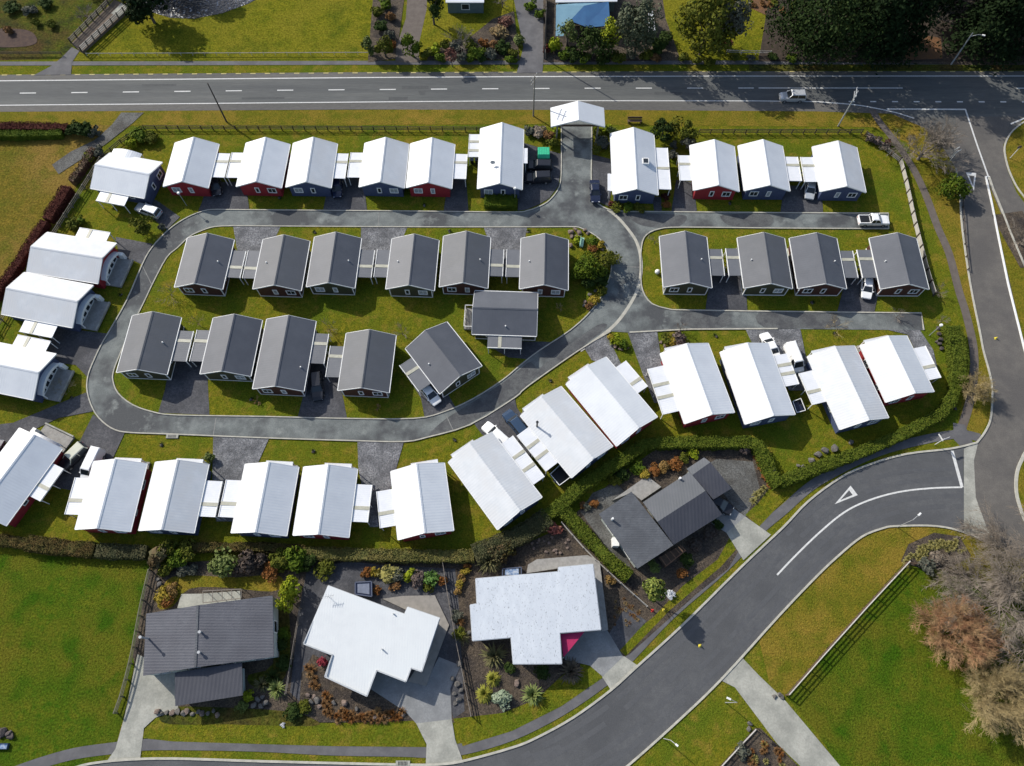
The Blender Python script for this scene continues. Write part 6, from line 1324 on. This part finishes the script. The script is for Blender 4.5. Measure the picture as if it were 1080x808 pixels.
tree((307, 634), 3.2, 1.5, F_LIME, 'second lime green rounded tree just below the first', None, 700, .26, 8, trunk=.1, clump=.42)
for k in range(13): rock(166 + k * 5.3 + RNG.uniform(-1.5, 1.5), 752 + RNG.uniform(-2.5, 2.5), RNG.uniform(.4, .65), ROCK if k % 3 else ROCKP, '%s boulder edging the lawn below the tiled house' % ('grey' if k % 3 else 'pinkish'), 'boulders edging the lawn of the tiled house')
for x, y in ((272, 738), (277, 735), (280, 741), (268, 744), (275, 745), (167, 611), (168, 616)): rock(x, y, RNG.uniform(.5, .7), ROCK, 'grey boulder in the bed beside the tiled house', 'bed boulders beside the tiled house')
spiky(291, 727, 1.5, 1.3, F_AGAV, 'bright green spiky cabbage plant before the wire fence', None, 110, .2); spiky(275, 722, 1.3, 1.0, F_FLAX, 'dull flax bush behind the bright spiky plant', None); spiky(287, 714, 1.4, 1.0, F_DARK, 'dark flax bush behind the bright spiky plant', None)
# brown tussocks and rocks below the bright white house
tus = [(324, 704), (329, 706), (327, 712), (332, 716), (330, 722), (334, 724), (343, 733), (346, 737), (342, 742), (346, 746), (343, 751), (348, 753)]
tus += [(354 + 5.4 * k + RNG.uniform(-1.5, 1.5), 753 + RNG.uniform(-4, 5)) for k in range(14)] + [(357 + 7 * k, 758 + RNG.uniform(-1, 3)) for k in range(9)]
for x, y in tus: spiky(x, y, RNG.uniform(.6, .85), .7, RNG.choice([F_BRWN, F_BRWN, F_ORAN, mat('amber_grass', (.21, .13, .05), (.16, .09, .035), 1.2, .8)]), 'brown grass tussock in the curved bed below the bright white house', 'brown tussocks below the bright white house', 90, .45, 'grass_tussock')
for x, y in ((325, 733), (331, 735), (328, 740), (334, 739), (337, 745), (352, 741), (363, 741), (376, 747), (395, 757), (405, 755), (412, 757), (425, 754)): rock(x, y, RNG.uniform(.4, .65), ROCKP if x % 2 else ROCK, '%s boulder among the brown tussocks below the bright white house' % ('pinkish' if x % 2 else 'grey'), 'boulders among the brown tussocks')
shrub(340, 698, .8, .9, mat('crimson_foliage', (.30, .03, .05), (.22, .03, .04), 1.2, .8), 'crimson shrub at the left corner of the bright white house', gA)
shrub(298, 765, .32, .35, F_WHITE, 'small white flowering clump at the lawn edge beside the dark mottled shrub', gA)
# bed behind the bright white house
for x, y, r, h, mm, lb in ((387, 604, .9, .9, F_ORAN, 'orange shrub at the left of the back bed'), (396, 603, .8, 1.0, F_YEL, 'yellow shrub at the left of the back bed'), (408, 605, 1.5, 1.4, F_CREAM, 'straw green large shrub of the back bed'), (420, 607, 1.1, 1.2, F_GREY, 'grey green shrub of the back bed'), (432, 606, 1.0, 1.4, F_LIME, 'lime shrub of the back bed'), (440, 611, 1.2, 1.2, mat('purple_grey_foliage', (.095, .07, .06)), 'purple grey shrub of the back bed'), (455, 610, 1.2, 1.4, mat('bright_green_foliage', (.07, .15, .02), (.11, .19, .03), 1.2, .75), 'bright green shrub of the back bed'), (466, 612, .9, 1.0, F_ORAN, 'rusty shrub at the fence end of the back bed'), (452, 620, .8, .8, F_OLIVE, 'olive shrub in front of the back bed'), (416, 618, .8, .8, F_BRWN, 'brown shrub in front of the back bed'), (398, 622, .7, .7, F_ORAN, 'orange low shrub beside the spa pool'),
    (491, 603, .7, .8, F_YEL, 'yellow shrub right of the bent fence'), (487, 608, .7, .7, mat('amber_foliage', (.22, .13, .03)), 'amber shrub right of the bent fence'), (484, 616, .7, .7, F_YEL, 'second yellow shrub right of the bent fence'), (483, 623, .7, .7, mat('amber_foliage', (.22, .13, .03)), 'second amber shrub right of the bent fence'), (493, 598, .6, .7, F_ORAN, 'orange shrub under the dark hedge by the bent fence'),
    (523, 583, 1.6, 2.0, mat('autumn_green_foliage', (.06, .058, .018)), 'autumn tinted bush at the hedge end above the speckled roof'), (535, 580, 1.4, 1.8, F_HEDB, 'brown green bush at the hedge end above the speckled roof'),
    (583, 556, 1.3, 1.1, F_PINK, 'pink flowering shrub above the deck of the speckled roof house'), (643, 612, .8, .8, mat('amber_foliage', (.22, .13, .03)), 'amber round shrub right of the timber deck'), (484, 668, 1.0, 1.0, F_OLIVE, 'olive shrub along the bent fence'), (482, 650, .9, .9, F_GREY, 'grey shrub along the bent fence'),
    (538, 704, .9, .8, F_DARK, 'dark shrub under the speckled roof eave'), (572, 708, 1.1, .7, F_DARK, 'dark low shrub before the speckled roof house')):
    shrub(x, y, r, h, mm, lb, 'shrubs round the two white roofed houses below')
for x, y in ((477, 716), (482, 722), (486, 728), (479, 732), (480, 742), (484, 738), (495, 667), (484, 700)): rock(x, y, RNG.uniform(.4, .7), ROCK, 'grey boulder along the foot of the bent boundary fence', 'boulders along the bent fence')
for k in range(16): rock(555 + RNG.uniform(0, 52), 566 + RNG.uniform(0, 18), RNG.uniform(.25, .4), ROCKP, 'small pinkish stone on the bark above the timber deck', 'stones on the bark above the deck')
rock(545, 720, .7, ROCKP, 'single pinkish boulder in the bark before the speckled roof house')
spiky(516, 590, 2.2, 2.4, F_FLAX, 'large straw striped flax bush above the speckled roof house', 'flax bushes', 130); spiky(521, 691, 2.0, 1.6, F_FLAX, 'large flax bush left under the speckled roof eave', 'flax bushes', 120); spiky(602, 708, 1.9, 1.6, mat('bronze_flax_blades', (.07, .055, .04), (.15, .12, .075), 2, .8), 'bronze flax bush beside the crimson shade sail', 'flax bushes', 130)
spiky(488, 672, 1.2, 1.2, F_FLAX, 'small flax bush at the corner of the speckled roof', 'flax bushes', 80); spiky(485, 655, .9, 1.0, F_BRWN, 'brown flax clump along the bent fence', 'flax bushes', 60)
spiky(520, 716, 1.2, 1.1, mat('gold_green_blades', (.20, .21, .02), (.26, .24, .03), 1.5, .8), 'golden green mop plant, upper of the two in the front bed', 'mop plants', 220, .5); spiky(511, 732, 1.4, 1.1, mat('gold_green_blades', (.20, .21, .02)), 'golden green mop plant, lower of the two in the front bed', 'mop plants', 220, .5)
shrub(531, 735, 1.5, 1.1, F_VARI, 'silver variegated shrub beside the golden mop plants', 'shrubs round the two white roofed houses below')
spiky(562, 733, 1.7, 1.5, F_AGAV, 'pale green spiky plant on the front lawn of the speckled roof house', None, 130, .25)
# garden of the charcoal roofed house
for x, y, r, h, mm, lb in ((680, 500, 1.0, .9, F_YEL, 'yellow green shrub in the bed behind the charcoal house'), (690, 496, 1.1, 1.0, F_ORAN, 'rusty shrub in the bed behind the charcoal house'), (700, 492, 1.2, 1.0, mat('amber_foliage', (.22, .13, .03)), 'amber shrub in the bed behind the charcoal house'), (712, 489, 1.2, 1.0, F_ORAN, 'second rusty shrub in the bed behind the charcoal house'), (722, 484, 1.0, 1.0, F_OLIVE, 'olive shrub in the bed behind the charcoal house'), (731, 479, 1.0, 1.1, F_LIME, 'lime shrub at the garage end of the bed'), (672, 492, 1.2, 1.0, F_GREEN, 'green shrub at the hedge end of the bed'), (655, 500, 1.3, 1.1, F_DARK, 'dark shrub under the climbing hedge'), (648, 508, 1.0, 1.0, F_OLIVE, 'olive shrub under the climbing hedge'),
    (626, 530, .8, .7, F_ORAN, 'orange shrub in the gravel left of the deck'), (620, 534, .7, .6, F_GREY, 'grey shrub in the gravel left of the deck'), (614, 533, .6, .6, F_BRWN, 'brown shrub in the gravel left of the deck'),
    (690, 597, 1.0, .9, mat('mid_green_foliage', (.075, .105, .016)), 'round green shrub at the corner of the charcoal roof'), (719, 605, .9, .9, F_ORAN, 'rusty shrub below the timber entry deck'), (724, 590, 1.1, .8, F_DARK, 'dark shrub beside the timber entry deck'), (735, 575, 1.2, .7, mat('purple_brown_foliage', (.045, .034, .026)), 'purple brown shrub before the charcoal house front'), (748, 562, 1.1, .7, mat('purple_brown_foliage', (.045, .034, .026)), 'second purple brown shrub before the charcoal house front'), (757, 553, .8, .7, F_DARK, 'dark shrub beside the garage drive'),
    (815, 497, .8, 1.4, F_GREY, 'grey shrub within the bending hedge'), (786, 474, .9, 1.4, mat('purple_grey_foliage', (.095, .07, .06)), 'purple grey shrub in the hedge corner')):
    shrub(x, y, r, h, mm, lb, 'shrubs round the charcoal roofed house')
for x, y in ((803, 494), (807, 503), (811, 512), (800, 486), (797, 480)): shrub(x, y, .6, .4, F_ORAN, 'low rusty groundcover plant between the gravel yard and the bending hedge', 'rusty groundcover plants by the gravel yard')
for x, y, r in ((798, 522, .9), (803, 519, .8), (806, 515, .7), (795, 528, .8)): spiky(x, y, r, .7, F_CREAM, 'pale spiky tuft at the lawn corner below the bending hedge', 'pale tufts by the gravel yard', 60, .4, 'grass_tuft')
tree((682, 627), 5.6, 1.9, mat('palm_green_foliage', (.12, .16, .02), (.17, .19, .03), 1.4, .75), 'tall yellow green tree by the pale boundary fence, its shadow on the lower road', None, 1300, .32, 14, trunk=.13, low=-.2, fill=.42)
shrub(707, 627, .75, .7, F_WHITE, 'round white flowering shrub on the lawn beside the path', None)
for k in range(26): spiky(648 + RNG.uniform(0, 26), 626 + RNG.uniform(0, 34), RNG.uniform(.3, .5), .35, RNG.choice([F_BRWN, mat('straw_foliage', (.24, .17, .07))]), 'low straw brown plant in the bark left of the pale boundary fence', 'low straw plants in the bark', 40, .4, 'grass_tuft')
# ------------------------------------------------------------------ bare trees and tufts on the right
bare((968, 168), 6.5, 5.6, TWIGG, 'big pale leafless tree leaning over the highway corner', 'leafless trees on the right', 1700, 11, .28, .036, lean=(2.2, 1.4), upright=.4)
bare((1023, 414), 3.2, 2.9, TWIGT, 'tan leafless shrub over the footpath beside the side road', 'leafless trees on the right', 1500, 16, .07, .020)
bare((1002, 668), 4.2, 4.6, TWIGP, 'russet leafless round shrub on the lower right field', 'leafless trees on the right', 2600, 24, .09, .020, upright=.6)
bare((1042, 738), 4.2, 4.9, TWIGT, 'tan leafless round shrub below the russet one', 'leafless trees on the right', 2600, 24, .09, .020, upright=.7)
bare((1050, 638), 7, 7.6, TWIGG, 'large grey purple leafless willow spreading over the right edge', 'leafless trees on the right', 2600, 11, .3, .024, lean=(-2.6, .6), droop=.8)
bare((1082, 598), 7.5, 7.6, TWIGG, 'second grey leafless willow at the right picture edge', 'leafless trees on the right', 2600, 10, .3, .024, lean=(-2.6, .2), droop=.8)
bare((1092, 690), 7, 6.0, TWIGG, 'third grey leafless willow at the right edge beside the tan shrub', 'leafless trees on the right', 1700, 10, .3, .024, lean=(-2.0, .4), droop=.8)
bare((1074, 258), 5, 4.2, TWIGG, 'leafless tree with long pale limbs on the right traffic island', 'leafless trees on the right', 500, 8, .16, .03)
ribbon('soil_patch', [(1062, 225), (1075, 250), (1092, 280)], 5.5, BARK, .05)
for k in range(44):
    a = RNG.uniform(.05, 1); x = 952 + 66 * a; y = 593 - 24 * math.sin(min(1, a * 1.25) * 1.9) + RNG.uniform(0, 11 if a < .8 else 14)
    spiky(x, y, RNG.uniform(.55, .75), .6, F_CREAM, 'straw green mop tuft in the bed above the capped field fence', 'straw tufts at the road junction', 60, .5, 'grass_tuft')
sheet('garden_bed', [(950, 592), (958, 574), (985, 562), (1012, 566), (1024, 586), (1000, 600), (972, 600)], BARK, .016)
shrub(977, 597, 1.3, 1.1, F_GREY, 'grey rounded shrub at the end of the capped field fence', 'shrubs on the lower right')
shrub(989, 588, 1.1, 1.0, mat('mauve_grey_foliage', (.15, .12, .09)), 'mauve shrub among the straw tufts', 'shrubs on the lower right')
for k in range(16):
    spiky(790 + RNG.uniform(0, 38) , 783 + RNG.uniform(0, 26), RNG.uniform(.5, .8), .6, RNG.choice([F_CREAM, F_ORAN, F_BRWN]), 'straw or rusty tuft in the planted bed at the bottom right', 'tufts in the bottom planted bed', 60, .45, 'grass_tuft')
shrub(783, 793, 1.0, .9, F_GREY, 'grey shrub in the planted bed at the bottom right', 'shrubs on the lower right')
for x, y in ((791, 763), (790, 769), (817, 735), (822, 733), (825, 735)): rock(x, y, .5, ROCK, 'grey boulder at the end of a white capped fence', 'boulders at the capped fence ends')
# rock heap on the bottom left field
for k in range(9): rock(4 + RNG.uniform(-7, 7), 772 + RNG.uniform(-4, 5), RNG.uniform(.5, .8), ROCKD, 'brown rock of the heap on the bottom left field', 'rocks of the field heap')
t = thing('water_trough', G(4, 787, 0), 0, 'small blue trough below the rock heap on the bottom left field', 'trough')
m = MB(); m.box(-.7, .7, -.35, .35, 0, .08); m.box(-.7, -.62, -.35, .35, .08, .4); m.box(.62, .7, -.35, .35, .08, .4); m.box(-.62, .62, -.35, -.28, .08, .4); m.box(-.62, .62, .28, .35, .08, .4); m.build('trough', CBLUE, t)
MB().box(-.62, .62, -.28, .28, .08, .3).build('water', POOLB, t)
# ------------------------------------------------------------------ small things
for (x, y), lb in (((182, 460.5), 'concrete drain grate at the kerb above the second south row house'), ((425, 805), 'concrete drain grate at the kerb below the bright white house drive')):
    t = thing('drain_grate', G(x, y, 0), 0, lb, 'drain'); MB().box(-.9, .9, -.3, .3, .01, .16).build('surround', CONC, t); m = MB()
    for k in range(7): m.box(-.6 + .18 * k, -.52 + .18 * k, -.22, .22, .163, .18)
    m.build('grate', BLACKP, t)
t = thing('garden_bench', G(613.5, 257, 0), R(80), 'light green wooden bench on the planted island', 'bench')
MB().box(-.9, .9, -.3, .3, .40, .47).build('seat', GREENP, t); m = MB()
for z in (.6, .75, .9): m.box(-.9, .9, .28, .33, z, z + .1)
m.build('backrest', GREENP, t)
for s in (-1, 1): MB().box(s * .8 - .05, s * .8 + .05, -.28, .3, 0, .40).box(s * .8 - .04, s * .8 + .04, .26, .32, .4, .98).build('leg', GREENP, t)
t = thing('picnic_bench', G(669, 129.5, 0), 0, 'dark timber bench behind the manager house beside the lime shrub', 'bench')
MB().box(-1.3, 1.3, -.3, .3, .5, .6).build('seat', BTIMB, t); MB().box(-1.3, 1.3, .3, .38, .7, 1.15).build('backrest', BTIMB, t)
for s in (-1, 1): MB().box(s * 1.1 - .07, s * 1.1 + .07, -.25, .36, 0, .5).build('leg', BTIMB, t)
bm = bmesh.new(); bmesh.ops.create_uvsphere(bm, u_segments=16, v_segments=10, radius=.42); me = bpy.data.meshes.new('garden_ball'); bm.to_mesh(me); bm.free(); me.materials.append(TRIMW)
o = link('garden_ball', me, None, G(693, 288, 0) + Vector((0, 0, .4))); tag(o, 'white ball on the lawn left of the first east row house', 'ball')
for x, y, mm, nm, lb in ((1014, 355, ORANGEP, 'marker_cone', 'small orange cone on the grass beside the thick hedge'), (688, 644, mat('red_plastic', (.5, .04, .03)), 'marker_cone', 'small red cone at the end of the pale boundary fence'), (700, 643, YELLOWP, 'marker_cone', 'small yellow cone on the lawn below the white flowering shrub'), (738, 681, YELLOWP, 'marker_cone', 'yellow cone on the lower road beside the tree shadow'), (1050, 357, YELLOWP, 'marker_cone', 'yellow cone on the side road')):
    t = thing(nm, G(x, y, .03), 0, lb, 'cone'); MB().box(-.2, .2, -.2, .2, 0, .05).build('base', mm, t); MB().tube((0, 0, .05), (0, 0, .5), .17, .04, 12).build('cone', mm, t)
for k, (x, y) in enumerate(((498, 172), (503, 172))):
    t = thing('wheelie_bin', G(x, y, 0), 0, 'dark wheelie bin under the canopy at the left of reception' , 'bin', 'bins beside reception')
    MB().hexa([(-.24, -.27, .05), (.24, -.27, .05), (.24, .27, .05), (-.24, .27, .05)], [(-.29, -.34, .95), (.29, -.34, .95), (.29, .34, .95), (-.29, .34, .95)]).build('bin', BLACKP, t)
    MB().box(-.31, .31, -.36, .38, .95, 1.02).build('lid', CNAVY, t)
